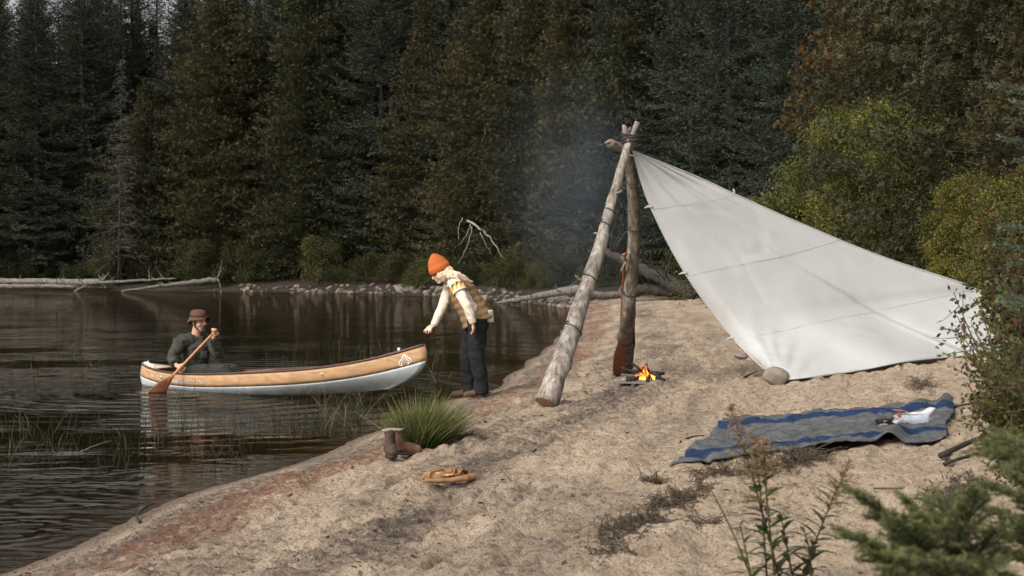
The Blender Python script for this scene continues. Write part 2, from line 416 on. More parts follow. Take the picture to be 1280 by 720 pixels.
bp = t.n('ShaderNodeBump'); bp.inputs['Distance'].default_value = .075; t.l(hh, bp.inputs['Height']); t.l(amp, bp.inputs['Strength'])
gl = t.n('ShaderNodeBsdfGlossy'); gl.inputs['Roughness'].default_value = .03; gl.inputs[0].default_value = (.74, .71, .64, 1); t.l(bp.outputs[0], gl.inputs['Normal'])  # brownish tint dims the mirrored sky and trees, weaker reflection put into the colour
tr = t.n('ShaderNodeBsdfTransparent'); tr.inputs[0].default_value = (.62, .50, .34, 1)
fr = t.n('ShaderNodeFresnel'); fr.inputs[0].default_value = 1.33; t.l(bp.outputs[0], fr.inputs['Normal'])
mx = t.n('ShaderNodeMixShader'); t.l(fr.outputs[0], mx.inputs[0]); t.l(tr.outputs[0], mx.inputs[1]); t.l(gl.outputs[0], mx.inputs[2])
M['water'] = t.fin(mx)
wx = np.concatenate([[-260, -120, -60, -30, -15], np.arange(-9, 4, .1), [5, 8, 12]]); wy = np.concatenate([[-60, -20, 0], np.arange(3, 22, .1), np.arange(22, 50, 1.), [60, 75, 90]])
WX, WY = np.meshgrid(wx, wy); mb = MB(); mb.grid(np.stack([WX, WY, WX * 0], -1))
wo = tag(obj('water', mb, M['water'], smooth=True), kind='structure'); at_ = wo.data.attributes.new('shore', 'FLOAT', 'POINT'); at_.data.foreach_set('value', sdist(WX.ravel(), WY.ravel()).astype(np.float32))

# ------------------------------------------------------------------ camera, sky, sun
cam = bpy.data.cameras.new('camera'); co = bpy.data.objects.new('camera', cam); COL.objects.link(co); SC.camera = co
cam.lens = F / 1280 * 36; cam.sensor_width = 36; co.location = (0, 0, CAMZ); co.rotation_euler = (PI / 2 - TH, 0, 0)
cam.clip_start = .05; cam.clip_end = 2000
cam.dof.use_dof = True; cam.dof.focus_distance = 14.5; cam.dof.aperture_fstop = 6.3
SUN_AZ, SUN_EL = math.radians(222), math.radians(42)   # azimuth clockwise from +Y
w = bpy.data.worlds.new('World'); SC.world = w; w.use_nodes = True; nt = w.node_tree
bg = nt.nodes['Background']; sky = nt.nodes.new('ShaderNodeTexSky'); sky.sky_type = 'NISHITA'; sky.sun_disc = False
sky.sun_elevation = SUN_EL; sky.sun_rotation = SUN_AZ; sky.air_density = 1; sky.dust_density = 7; sky.ozone_density = 1
hs = nt.nodes.new('ShaderNodeHueSaturation'); hs.inputs['Saturation'].default_value = .12
nt.links.new(sky.outputs[0], hs.inputs['Color']); nt.links.new(hs.outputs[0], bg.inputs[0]); bg.inputs[1].default_value = .15
sun = bpy.data.lights.new('sun', 'SUN'); so = bpy.data.objects.new('sun', sun); COL.objects.link(so)
sun.energy = 1.0; sun.angle = math.radians(13); sun.color = (1, .93, .83)
d = V(math.sin(SUN_AZ) * math.cos(SUN_EL), math.cos(SUN_AZ) * math.cos(SUN_EL), math.sin(SUN_EL))
from mathutils import Vector
so.rotation_euler = Vector(d).to_track_quat('Z', 'Y').to_euler(); so.location = (-10, -10, 20)
vs = SC.view_settings; vs.view_transform = 'Standard'; vs.look = 'None'; vs.exposure = 0.56; vs.gamma = 1
SC.cycles.max_bounces = 6; SC.cycles.diffuse_bounces = 3; SC.cycles.glossy_bounces = 3; SC.cycles.transparent_max_bounces = 8
SC.cycles.volume_bounces = 0; SC.cycles.sample_clamp_indirect = 4
try: SC.cycles.use_denoising = True; SC.cycles.denoiser = 'OPENIMAGEDENOISE'
except Exception: pass

# ------------------------------------------------------------------ trees
def unit(v): return v / (np.linalg.norm(v, axis=-1, keepdims=True) + 1e-12)
def trunk_mb(H, r, lean=(0, 0), k=9, seed=0):
    mb = MB(); n = 12; z = np.linspace(-.4, H, n)
    rs = np.random.default_rng(seed)
    px = np.cumsum(rs.normal(0, .04, n)); py = np.cumsum(rs.normal(0, .04, n))
    mb.tube(np.stack([px - px[0], py - py[0], z], 1), r * (1 - .93 * (z / H).clip(0, 1)) + .01, k, jag=.12)
    return mb, lambda zz: (np.interp(zz, z, px - px[0]), np.interp(zz, z, py - py[0]))

def spruce_mesh(seed, H=20, R=2.9, z0=.04, dens=1.0, blade=.17, name='spruce'):
    rs = np.random.default_rng(seed); tm, off = trunk_mb(H, H * .012, seed=seed)
    cr = MB(); wood = MB()
    z = z0 * H
    while z < H * .985:
        f = z / H
        nb = rs.integers(6, 10)
        prof = (1 - f) ** .72 * (.62 + .38 * min(1, f * 5)) + .03
        for b in range(nb):
            az = rs.uniform(0, 2 * PI); L = R * prof * rs.uniform(.55, 1.2)
            if rs.random() < .05: continue
            zz = z + rs.uniform(-.12, .12); ox, oy = off(zz)
            base = V(ox, oy, zz); dr = V(math.cos(az), math.sin(az), 0); sd = V(-dr[1], dr[0], 0)
            dp = rs.uniform(.18, .5) * (1 - .7 * f) ; up = rs.uniform(.10, .3) + .25 * f
            tt = np.linspace(0, 1, 7)
            path = base + np.outer(tt * L, dr) + np.outer(L * (-dp * tt * 1.2 + up * tt ** 2.6 + .25 * f * tt), V(0, 0, 1))
            if L > .5: wood.tube(path[:-1], np.linspace(.012 + .008 * L, .006, 6), 3, cap=False)
            n = max(3, int(L / .13 * dens)); t = np.linspace(.18, 1, n)
            pp = np.stack([np.interp(t, tt, path[:, i]) for i in range(3)], 1)
            dv = unit(np.gradient(path, axis=0)); dd = np.stack([np.interp(t, tt, dv[:, i]) for i in range(3)], 1)
            tone = rs.uniform(.1, .75)
            for s in (-1, 1):
                tl = (.16 + .42 * L * (1 - t) ** .8 * .55) * rs.uniform(.7, 1.25, n)
                td = unit(dd * .75 + s * sd * rs.uniform(.7, 1.0, (n, 1)) + V(0, 0, -1) * rs.uniform(.05, .45, (n, 1)))
                m = np.maximum(1, (tl / .085).astype(int)); idx = np.repeat(np.arange(n), m)
                k = np.concatenate([np.arange(q) for q in m]) / np.maximum(1, m[idx])
                p = pp[idx] + td[idx] * (tl[idx] * k)[:, None]
                bd = unit(td[idx] + rs.normal(0, .38, (len(idx), 3))) * (blade * rs.uniform(.7, 1.25, len(idx)))[:, None]
                wd = unit(np.cross(bd, rs.normal(0, 1, (len(idx), 3)) + V(0, 0, 1.3))) * (.022 * blade / .17)
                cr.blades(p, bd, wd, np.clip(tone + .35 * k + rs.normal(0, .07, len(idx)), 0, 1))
            # tip leader
            m = 6; bd = unit(dd[-1] + rs.normal(0, .35, (m, 3))) * blade
            cr.blades(np.repeat(pp[-1:], m, 0), bd, unit(np.cross(bd, rs.normal(0, 1, (m, 3)))) * .02, np.full(m, min(1, tone + .4)))
        z += .30 * rs.uniform(.75, 1.3) * (1 - .35 * f) * (H / 20) ** .3
    return tm, cr, wood

def cedar_mesh(seed, H=17, R=3.0, z0=.02, blade=.10, nbr=9, power=.75, lump=.35):
    rs = np.random.default_rng(seed); tm, off = trunk_mb(H, H * .013, seed=seed)
    cr = MB(); wood = MB(); z = z0 * H
    ph = rs.uniform(0, 6, 4)
    while z < H * .99:
        f = z / H
        for b in range(nbr):
            az = rs.uniform(0, 2 * PI)
            lm = 1 + lump * (math.sin(az * 2 + f * 9 + ph[0]) * .5 + math.sin(az * 3 - f * 17 + ph[1]) * .35 + .4 * math.sin(f * 31 + ph[2] + az))
            L = (R * (1 - f) ** power * (.7 + .3 * min(1, f * 6)) * lm + .08) * rs.uniform(.75, 1.1)
            if L < .05: continue
            ox, oy = off(z); base = V(ox, oy, z + rs.uniform(-.15, .15)); dr = V(math.cos(az), math.sin(az), 0)
            rise = rs.uniform(-.1, .45); tt = np.linspace(0, 1, 6)
            path = base + np.outer(tt * L, dr) + np.outer(L * (-.30 * tt * (1 - f) + rise * tt ** 2), V(0, 0, 1))
            if L > .6: wood.tube(path, np.linspace(.01 + .007 * L, .004, 6), 3, cap=False)
            n = max(2, int(L / .085)); t = 1 - rs.random(n) ** 1.5 * .8
            pp = np.stack([np.interp(t, tt, path[:, i]) for i in range(3)], 1)
            sd = V(-dr[1], dr[0], 0); tone = rs.uniform(.05, .7)
            # each point carries a fan of flattened sprays
            pp = pp + sd * rs.normal(0, .18 * L ** .5, (n, 1)) * t[:, None] + V(0, 0, 1) * rs.normal(0, .10, (n, 1))
            k = 7; idx = np.repeat(np.arange(n), k)
            axis_ = unit(dr * rs.uniform(.3, 1, (n, 1)) + V(0, 0, 1) * rs.uniform(-.5, .7, (n, 1)) + sd * rs.normal(0, .5, (n, 1)))
            oth = unit(np.cross(axis_, rs.normal(0, 1, (n, 3)) + sd * 1.0))
            fa = np.tile(np.linspace(-1.05, 1.05, k), n) + rs.normal(0, .15, n * k)
            bd = axis_[idx] * np.cos(fa)[:, None] + oth[idx] * np.sin(fa)[:, None] + rs.normal(0, .12, (n * k, 3))
            bd = bd * (blade * rs.uniform(.7, 1.3, n * k))[:, None]
            wd = unit(np.cross(bd, np.cross(axis_[idx], oth[idx]) + rs.normal(0, .4, (n * k, 3)))) * (.028 * blade / .15)
            ct = np.repeat(np.clip(tone + rs.normal(0, .13, n), 0, 1), k)
            cr.blades(pp[idx] + rs.normal(0, .02, (n * k, 3)), bd, wd, np.clip(ct + rs.normal(0, .05, n * k), 0, 1))
        z += .155 * rs.uniform(.7, 1.3)
    return tm, cr, wood

def bush_mesh(seed, H=2.2, R=1.4, leaf=.075, n_cl=420, per=26, stems=7, core=.45, lobes=14):
    rs = np.random.default_rng(seed); st = MB(); cr = MB()
    for i in range(stems):
        a = rs.uniform(0, 2 * PI); q = rs.uniform(.3, .9)
        tip = V(math.cos(a) * R * q * .8, math.sin(a) * R * q * .8, H * rs.uniform(.6, .95))
        mid = tip * V(.35, .35, .55) + rs.normal(0, .06, 3)
        st.tube([V(0, 0, -.1) + rs.normal(0, .05, 3) * V(1, 1, 0), mid, tip], [.03, .02, .006], 5)
    nl = lobes; lc = []; lr = []
    for i in range(nl):
        a = rs.uniform(0, 2 * PI); q = rs.uniform(.15, .8) ** .7; zz = rs.uniform(.12, .92)
        sh_ = (1 - max(0, zz - .35)) * R * q * 1.05
        lc.append((math.cos(a) * sh_, math.sin(a) * sh_, zz * H)); lr.append(R * rs.uniform(.26, .48))
    lc = np.array(lc); lr = np.array(lr); li = rs.integers(0, nl, n_cl)
    d = unit(rs.normal(0, 1, (n_cl, 3)) + V(0, 0, .35)); r = lr[li] * (core + (1 - core) * rs.random(n_cl) ** .5)
    c = lc[li] + d * r[:, None]; keep = c[:, 2] > .02; c = c[keep]; d = d[keep]; li = li[keep]
    n = len(c); idx = np.repeat(np.arange(n), per)
    p = c[idx] + rs.normal(0, 1, (n * per, 3)) * V(.11, .11, .08) * (R / 1.4) ** .5
    ld = unit(rs.normal(0, 1, (n * per, 3)) + V(0, 0, -.1) + d[idx] * .5) * (leaf * rs.uniform(.6, 1.3, n * per))[:, None]
    wd = unit(np.cross(ld, rs.normal(0, 1, (n * per, 3)))) * leaf * .27
    lt = rs.uniform(.1, .75, nl)
    tn = np.repeat(np.clip(lt[li] + rs.normal(0, .1, n), 0, 1), per)
    cr.blades(p, ld, wd, np.clip(tn + rs.normal(0, .12, n * per), 0, 1), fat=.5)
    return st, cr, None

def proto(meshes, leafmat, trunkmat, crown='crown', trunk='trunk'):
    tm, cr, wd = meshes
    m1 = tm.mesh(trunk, trunkmat, smooth=True)
    if wd is not None and wd.n:
        for q in wd.m: q[:] = 1
        cr.v += wd.v; cr.a += wd.a; cr.f += [f + cr.n for f in wd.f]; cr.m += wd.m; cr.n += wd.n
    return m1, cr.mesh(crown, [leafmat, trunkmat]), trunk, crown
PR = {}
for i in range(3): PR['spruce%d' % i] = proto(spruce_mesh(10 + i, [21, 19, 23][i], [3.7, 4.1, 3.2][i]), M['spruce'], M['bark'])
for i in range(4): PR['cedar%d' % i] = proto(cedar_mesh(20 + i, [18, 16, 19, 13][i], [3.7, 4.1, 3.0, 3.8][i], nbr=12, power=[.8, .7, .9, .6][i]), M['cedar'], M['bark'])
PR['bush0'] = proto(bush_mesh(40, 2.2, 1.5), M['leaf'], M['stem'], 'leaves', 'stem')
PR['bush1'] = proto(bush_mesh(41, 1.6, 1.7), M['leaf'], M['stem'], 'leaves', 'stem')
PR['tallbush'] = proto(bush_mesh(42, 5.0, 2.1, .085, 1900, 30, 9, .45, 26), M['leaf'], M['stem'], 'leaves', 'stem')

def plant(kind, name, x, y, s, label, cat, group, tint=(1, 1, 1), rz=None, zs=1.0):
    m1, m2, a, b = PR[kind]
    o = thing(name, label, cat, (x, y, hz(x, y) - .05), group)
    wd_ = 1.16 if group == G_FAR else 1.0; o.scale = (s * wd_, s * wd_, s * zs); o.rotation_euler = (random.uniform(-.02, .02), random.uniform(-.02, .02), random.uniform(0, 6.28) if rz is None else rz)
    for me, nm in ((m1, a), (m2, b)):
        c = bpy.data.objects.new(nm, me); COL.objects.link(c); c.parent = o
    set_color(o, tint); return o
def at(px, d): return P(px, 330, d)[0]
G_FAR = 'trees along the far shore'; G_BACK = 'trees deeper in the far wood'
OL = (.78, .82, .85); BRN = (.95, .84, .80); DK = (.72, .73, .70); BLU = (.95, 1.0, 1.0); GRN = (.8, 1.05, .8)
# front row of the far shore: px, depth, kind, height factor, tint, label
front = [
 (-70, 88, 'spruce0', .95, DK, 'dark spruce at the shore, mostly beyond the left edge'),
 (-10, 89, 'spruce2', .86, DK, 'dark narrow spruce at the far left above the long stranded log'),
 (45, 87.5, 'spruce1', 1.0, DK, 'dark broad spruce left of the bare grey tree'),
 (108, 88, 'spruce0', .98, DK, 'dark spruce just left of the bare grey tree'),
 (188, 85.5, 'cedar3', .90, OL, 'short olive cedar with a rounded top behind the stranded logs'),
 (160, 91, 'spruce2', .90, DK, 'tall dark spruce behind the short olive cedar'),
 (232, 87, 'spruce1', .98, DK, 'dark spruce between the short cedar and the brown topped cedar'),
 (290, 84, 'cedar1', 1.12, BRN, 'wide cedar with brownish top above the slanting pale log'),
 (352, 86, 'spruce0', .97, DK, 'dark slim spruce between the two wide cedars'),
 (398, 81.5, 'cedar0', 1.13, OL, 'tall pointed cedar with wide green skirt above the rocks'),
 (436, 83, 'cedar3', 1.1, OL, 'rounded cedar pressed against the tall pointed cedar'),
 (482, 80, 'spruce1', 1.02, BLU, 'blue green spruce with layered drooping boughs'),
 (535, 78, 'cedar2', 1.02, BRN, 'narrow brownish cedar behind the bending woman'),
 (572, 76, 'spruce2', .88, BLU, 'slim bluish spruce right of the narrow brown cedar'),
 (622, 72, 'cedar1', 1.02, BRN, 'broad brown green cedar above the white dead branch'),
 (676, 69, 'cedar0', .95, OL, 'bushy olive cedar hung with campfire smoke'),
 (728, 64, 'cedar2', .92, BRN, 'brownish cedar directly behind the leaning poles'),
 (776, 61, 'spruce0', .80, BLU, 'grey green spruce rising behind the pole tips'),
 (822, 60, 'cedar3', 1.05, OL, 'olive cedar right of the pole tips behind the tarp peak'),
]
for px, d, k, s, tint, lb in front:
    nm = 'spruce_tree' if 'spruce' in k else 'cedar_tree'
    plant(k, nm, at(px, d), d, s, lb, 'tree', G_FAR, tint)
blues = [(868, 55, 'spruce1', .82, 'blue green spruce at the left end of the blue row'), (918, 50, 'spruce0', .74, 'blue green spruce with hanging boughs above the tarp ridge'),
         (965, 56, 'spruce2', .84, 'taller bluish spruce standing behind the blue row'), (1003, 45, 'spruce1', .72, 'wide bluish spruce whose lowest bough meets the tarp'),
         (1050, 47, 'spruce0', .78, 'dark bluish spruce next to the reddish brown cedar')]
for px, d, k, s, lb in blues: plant(k, 'spruce_tree', at(px, d), d, s, lb, 'tree', 'bluish spruces behind the tarp', (.98, 1.08, 1.12) if px != 1050 else DK)
rights = [(1105, 36, 'cedar2', .85, (1.5, .95, .72), 'reddish brown cedar left of the big right hand cedars'), (1150, 30, 'cedar1', .80, OL, 'big olive cedar above the right half of the tarp'),
          (1215, 27, 'cedar0', .78, BRN, 'brown green cedar towering over the tarp corner'), (1290, 24, 'cedar1', .85, OL, 'big cedar cut by the right edge of the view'),
          (1350, 20, 'cedar2', .7, BRN, 'cedar just beyond the right edge of the view'), (1180, 34, 'spruce1', .8, DK, 'dark spruce behind the big olive cedar'), (1260, 32, 'spruce0', .8, DK, 'dark spruce behind the brown green cedar')]
for px, d, k, s, tint, lb in rights:
    plant(k, 'spruce_tree' if 'spruce' in k else 'cedar_tree', at(px, d), d, s, lb, 'tree', 'trees right of the beach', tint)
# the wood behind: rows of dark trees that nothing sets apart
rr = np.random.default_rng(5)
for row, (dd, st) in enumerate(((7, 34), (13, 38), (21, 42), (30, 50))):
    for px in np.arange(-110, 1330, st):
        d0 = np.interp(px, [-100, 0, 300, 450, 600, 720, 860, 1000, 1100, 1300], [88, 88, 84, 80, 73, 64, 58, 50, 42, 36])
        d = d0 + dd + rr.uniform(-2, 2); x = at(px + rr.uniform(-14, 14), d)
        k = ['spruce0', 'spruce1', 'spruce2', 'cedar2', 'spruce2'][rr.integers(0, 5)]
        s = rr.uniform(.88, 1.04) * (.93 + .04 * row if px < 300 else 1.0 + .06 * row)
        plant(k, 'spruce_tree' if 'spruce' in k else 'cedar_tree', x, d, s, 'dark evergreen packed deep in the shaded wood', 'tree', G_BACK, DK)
# shrubs along the foot of the wood
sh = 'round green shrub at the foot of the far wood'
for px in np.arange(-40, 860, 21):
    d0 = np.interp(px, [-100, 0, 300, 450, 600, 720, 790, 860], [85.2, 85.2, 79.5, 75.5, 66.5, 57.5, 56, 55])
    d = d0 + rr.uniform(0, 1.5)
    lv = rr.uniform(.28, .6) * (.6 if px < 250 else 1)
    if rr.random() < .2: continue
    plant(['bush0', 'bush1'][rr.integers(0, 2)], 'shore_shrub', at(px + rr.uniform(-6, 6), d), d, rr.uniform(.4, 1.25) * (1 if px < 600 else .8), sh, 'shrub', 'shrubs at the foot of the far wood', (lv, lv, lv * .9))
for px, d, k, s, tint, lb in [
 (862, 47, 'bush1', .8, (.5, .5, .4), 'low dark shrub behind the fallen dark tree'),
 (905, 40, 'bush0', 1.0, (.5, .55, .5), 'dark shrub hidden behind the tarp edge'), (960, 36, 'bush0', 1.1, (.5, .55, .5), 'dark shrub hidden behind the tarp middle'),
 (1065, 29, 'tallbush', .80, (1.5, 1.42, 1.0), 'light olive bush rising behind the middle of the tarp'), (1110, 27, 'tallbush', .80, (1.4, 1.32, .95), 'tall green bush behind the falling edge of the tarp'),
 (1160, 25, 'tallbush', .68, (1.25, 1.15, .9), 'yellowish bush above the tarp corner'), (1205, 22, 'tallbush', .45, (1.5, 1.25, .8), 'amber tinged bush behind the red leaved shrub'),
 (1265, 19, 'tallbush', .42, (1.25, 1.1, .8), 'dense bush at the right edge behind the red shrub'), (1320, 17, 'tallbush', .4, (.9, .9, .8), 'dense bush past the right edge'),
 (1010, 31, 'bush0', 1.3, (.8, .85, .7), 'olive shrub hidden behind the tarp near its peak')]:
    plant(k, 'leafy_bush', at(px, d), d, s, lb, 'bush', 'bushes behind the tarp', tint)

# ------------------------------------------------------------------ canoe
M['hullwhite'] = simple('pale_hull_paint', (.41, .43, .435), .65, 5, .16, .15, .002, (1, 1, 3))
M['hullband'] = simple('tan_hull_paint', (.40, .235, .12), .65, 7, .24, .15, .002, (1, 1, 3))
M['gunwale'] = simple('gunwale_wood', (.07, .035, .025), .5, 25, .35)
M['ash'] = simple('light_ash_wood', (.45, .36, .26), .6, 30, .2)
M['whitepaint'] = simple('white_paint', (.72, .70, .66), .6, 30, .08)
A_ = V(-4.67, 17.9, 0); B_ = V(-.92, 15.3, 0)          # stern and bow
CL = np.linalg.norm(B_ - A_); CF = (B_ - A_) / CL; CN = V(-CF[1], CF[0], 0)   # CN points away from the camera
CM = (A_ + B_) / 2
def hull_pt(u, zn, side, proud=0.0):
    """u 0 stern..1 bow, zn 0 keel..1 sheer, side -1 near the camera / +1 far"""
    q = abs(2 * u - 1)
    D = .310 + (.14 if u < .5 else .185) * q ** 3.0
    keel = -.215 + .335 * u + .02 * q ** 4
    half = CL / 2 - (.22 + .30 * min(1, max(0, u * 2 - .5))) * (1 - zn) ** 2.7 + .03 * math.sin(PI * zn) - .03 * zn ** 4
    b = .42 * (1 - q ** 2.3) ** .85 + .006
    fl = (1 - (1 - min(zn, 1)) ** (3.2 - 1.6 * q)) ** (.55 + .25 * q)
    p = CM + CF * (2 * u - 1) * half + CN * side * (b * fl * (1.03 - .03 * zn) + proud)
    p = p.copy(); p[2] = keel + D * zn; return p
NU = 49
us = .5 - .5 * np.cos(np.linspace(0, PI, NU)); us = .35 * us + .65 * np.linspace(0, 1, NU)
def band(u):
    q = abs(2 * u - 1); D = .310 + (.14 if u < .5 else .185) * q ** 3.0
    return 1 - (.145 + .02 * u) / D
canoe = thing('canoe', 'pale canoe with tan upper band and brown gunwales, bow lifted at the shore', 'canoe', CM)
lo = MB(); hi = MB()
for sd in (-1, 1):
    lo.grid([[hull_pt(u, z, sd) for u in us] for z in (np.linspace(0, 1, 15) ** 1.6)[:, None].repeat(1, 1).ravel()[:0]] or [[hull_pt(u, band(u) * k, sd) for u in us] for k in np.linspace(0, 1, 15) ** 1.5])
    hi.grid([[hull_pt(u, band(u) + (1 - band(u)) * k, sd) for u in us] for k in np.linspace(0, 1, 5)])
for mb_, nm, mt in ((lo, 'hull', M['hullwhite']), (hi, 'upper_band', M['hullband'])):
    o = obj(nm, mb_, [mt, M['ash']], canoe, smooth=True)
    sm = o.modifiers.new('s', 'SOLIDIFY'); sm.thickness = .009; sm.offset = 0
for sd in (-1, 1):
    mb = MB(); pts = [hull_pt(u, 1.0, sd, .004) + V(0, 0, .004) for u in us]
    mb.tube(pts, .014, 8, squash=(1.1, .9)); obj('gunwale', mb, M['gunwale'], canoe, smooth=True)
for u0, u1, nm in ((.0, .10, 'deck'), (.905, 1.0, 'deck')):
    mb = MB(); uu = np.linspace(u0 + .003, u1 - .003, 8)
    mb.grid([[hull_pt(u, 1.0, s) + V(0, 0, .008) for s in (-1, 1)] for u in uu]); o = obj(nm, mb, M['ash'] if u0 < .5 else M['gunwale'], canoe)
    sm = o.modifiers.new('s', 'SOLIDIFY'); sm.thickness = .014
for u in (.17, .72):
    mb = MB(); a = hull_pt(u, .82, -1); b = hull_pt(u, .82, 1)
    for k in (-.11, .11): mb.tube([a + CF * k * .9, b + CF * k * .9], .016, 6)
    mb.box((a + b) / 2 + V(0, 0, .018), (.24, .38, .018), math.atan2(CF[1], CF[0])); obj('seat', mb, M['ash'], canoe)
for u in (.42, .58, .88):
    mb = MB(); mb.tube([hull_pt(u, .97, -1), (hull_pt(u, .97, -1) + hull_pt(u, .97, 1)) / 2 , hull_pt(u, .97, 1)], [.02, .013, .02], 6); obj('thwart', mb, M['ash'], canoe)
mb = MB(); p = hull_pt(.945, 1.0, -1); mb.tube([p + V(0, 0, .01), p + V(0, 0, .05)], [.012, .017], 7); obj('cleat', mb, M['whitepaint'], canoe)
mb = MB(); pts = [hull_pt(u, 1, -1, -.03) + V(0, 0, .035 + .012 * math.sin(u * 300)) for u in np.linspace(.012, .085, 9)]
mb.tube(pts, .009, 6); mb.tube([hull_pt(.045, 1, -1, -.02), hull_pt(.045, 1, -1, -.02) + V(0, 0, .075)], .008, 6); obj('painter_rope', mb, M['whitepaint'], canoe)
def hull_stroke(mb, pts, w, dz=.0):
    """a painted stroke lying on the near side of the hull; points are (u, height below sheer in metres)"""
    for (u0, h0), (u1, h1) in zip(pts[:-1], pts[1:]):
        n = 4; row = []
        L = math.hypot((u1 - u0) * CL, h1 - h0); nx, nh = -(h1 - h0) / L, (u1 - u0) * CL / L
        for s in (-1, 1):
            r = []
            for k in range(n + 1):
                t = k / n; u = u0 + (u1 - u0) * t + s * w / 2 * nx / CL; h = h0 + (h1 - h0) * t + s * w / 2 * nh
                q = abs(2 * u - 1); D = .310 + (.14 if u < .5 else .185) * q ** 3.0
                r.append(hull_pt(u, 1 - h / D, -1, .010))
            row.append(r)
        mb.grid(row)
mb = MB()
uc = .955; hw = .064 / CL
hull_stroke(mb, [(uc - hw, .125), (uc - hw * .95, .105), (uc, .035), (uc + hw * .95, .105), (uc + hw, .125)], .009)
hull_stroke(mb, [(uc - hw * .45, .150), (uc - hw * .62, .115), (uc, .065)], .007)
hull_stroke(mb, [(uc + hw * .45, .150), (uc + hw * .62, .115), (uc, .065)], .007)
hull_stroke(mb, [(uc - hw, .125), (uc - hw * .45, .150)], .007); hull_stroke(mb, [(uc + hw, .125), (uc + hw * .45, .150)], .007)
o = obj('emblem', mb, M['whitepaint'], canoe); o['label'] = 'white outlined arch shaped mark near the bow'
mb = MB(); rs = np.random.default_rng(4)
M['palelettering'] = simple('faded_white_lettering', (.56, .53, .50), .7, 60, .12)
def scribble(u0, u1, h0, hgt):
    u = u0
    while u < u1:
        w_ = rs.uniform(.018, .03) / CL; k = rs.integers(0, 4); q = h0 + (u - u0) * .02
        a, b, c_, d_ = (u, q + hgt), (u, q), (u + w_, q), (u + w_, q + hgt)
        hull_stroke(mb, [[a, b, c_], [b, a, d_], [a, b, d_, c_], [b, c_, (u + w_ / 2, q + hgt)]][k], .0065)
        u += w_ + (.012 if rs.random() > .18 else .05) / CL
scribble(.085, .155, .055, .035); scribble(.185, .335, .070, .040)
obj('lettering', mb, M['palelettering'], canoe)

# ------------------------------------------------------------------ poles of the shelter
def knotty(mb, pts, r0, r1, k=14, n=26, knots=5, seed=0, jagr=.10):
    rs = np.random.default_rng(seed); pts = np.asarray(pts, float)
    L = np.concatenate([[0], np.cumsum(np.linalg.norm(np.diff(pts, axis=0), axis=1))]); L /= L[-1]
    t = np.linspace(0, 1, n); pp = np.stack([np.interp(t, L, pts[:, i]) for i in range(3)], 1)
    pp[1:-1] += rs.normal(0, .0035, (n - 2, 3)); t2 = t[1:-1, None]; pp[1:-1] += .012 * np.sin(t2 * 9 + seed) * V(1, .3, 0)
    rad = r0 + (r1 - r0) * t ** .9 + rs.normal(0, r0 * .018, n)
    i0 = mb.n; mb.tube(pp, rad, k, jag=jagr)
    for j in range(knots):
        a = rs.uniform(.15, .95); c = np.array([np.interp(a, t, pp[:, i]) for i in range(3)]); d = unit(np.cross(pts[-1] - pts[0], rs.normal(0, 1, 3)))
        r = np.interp(a, t, rad); mb.tube([c + d * r * .6, c + d * (r + .03), c + d * (r + .05 + rs.uniform(0, .04)) + V(0, 0, .02)], [.018, .012, .007], 6)
    return pp, rad
def rope_ring(pp, rad, f, turns=1.2, tilt=.25, r=.006):
    n = len(pp); i = f * (n - 1); i0 = min(int(i), n - 2); c = pp[i0] + (pp[i0 + 1] - pp[i0]) * (i - i0); ax = unit(pp[i0 + 1] - pp[i0])
    R = np.interp(i, np.arange(n), rad) * 1.06 + r * .6; u = unit(np.cross(ax, V(.2, 1, .1))); w = np.cross(ax, u)
    a = np.linspace(0, 2 * PI * turns, int(26 * turns)); mb = MB()
    mb.tube([c + (u * math.cos(x) + w * math.sin(x)) * R + ax * (tilt * R * math.cos(x) + .012 * x / PI) for x in a], r, 5); return mb
def to_ground(px, py, d=None):
    return G(px, py)
bL = G(683, 509); topL = P(793, 152, 14.35)
lp = thing('shelter_pole', 'thick pale driftwood pole leaning up from the front of the fire, cut brown end down', 'pole', bL, 'driftwood poles of the shelter')
mb = MB(); mid = P(737, 352, (bL[1] + 14.35) / 2 - .0)
ppL, rL = knotty(mb, [bL + V(0, 0, .035), P(713, 425, 13.52), P(742, 330, 13.87), P(767, 245, 14.12), P(784, 190, 14.26), P(797, 153, 14.34)], .112, .028, 18, 30, 4, 3)
rL[:] = rL; obj('log', mb, M['greywood'], lp, smooth=True)
mb = MB(); ax = unit(ppL[1] - ppL[0]); u = unit(np.cross(ax, V(0, 1, 0))); w2 = np.cross(ax, u); a = np.arange(18) * 2 * PI / 18
ring = [ppL[0] - ax * .004 + (u * math.cos(x) + w2 * math.sin(x)) * rL[0] * .97 for x in a]; mb.add(ring + [ppL[0] - ax * .012], [(i, (i + 1) % 18, 18) for i in range(18)]); obj('cut_end', mb, M['endgrain'], lp)
for f in (.26, .44, .63, .68): obj('cord', rope_ring(ppL, rL, f, 1.15, .3, .0055), M['rope'], lp)
for (px, py) in ((706, 290),):
    mb = MB(); p = P(751, 293, 14.0); mb.tube([p + V(.08, 0, 0), p, p + V(-.07, 0, .015)], [.016, .012, .008], 6); obj('branch_stub', mb, M['greywood'], lp, smooth=True)
bR = G(779, 466)
rp = thing('shelter_pole', 'grey brown upright driftwood pole beside the campfire', 'pole', bR, 'driftwood poles of the shelter')
mb = MB(); ppR, rR = knotty(mb, [bR + V(0, 0, -.06), P(786, 390, 15.2), P(790, 315, 14.95), P(792, 250, 14.72), P(789, 200, 14.5), P(783, 172, 14.36)], .10, .055, 16, 28, 3, 8)
obj('log', mb, M['brownwood'], rp, smooth=True)
mb = MB(); q = P(784, 176, 14.33)
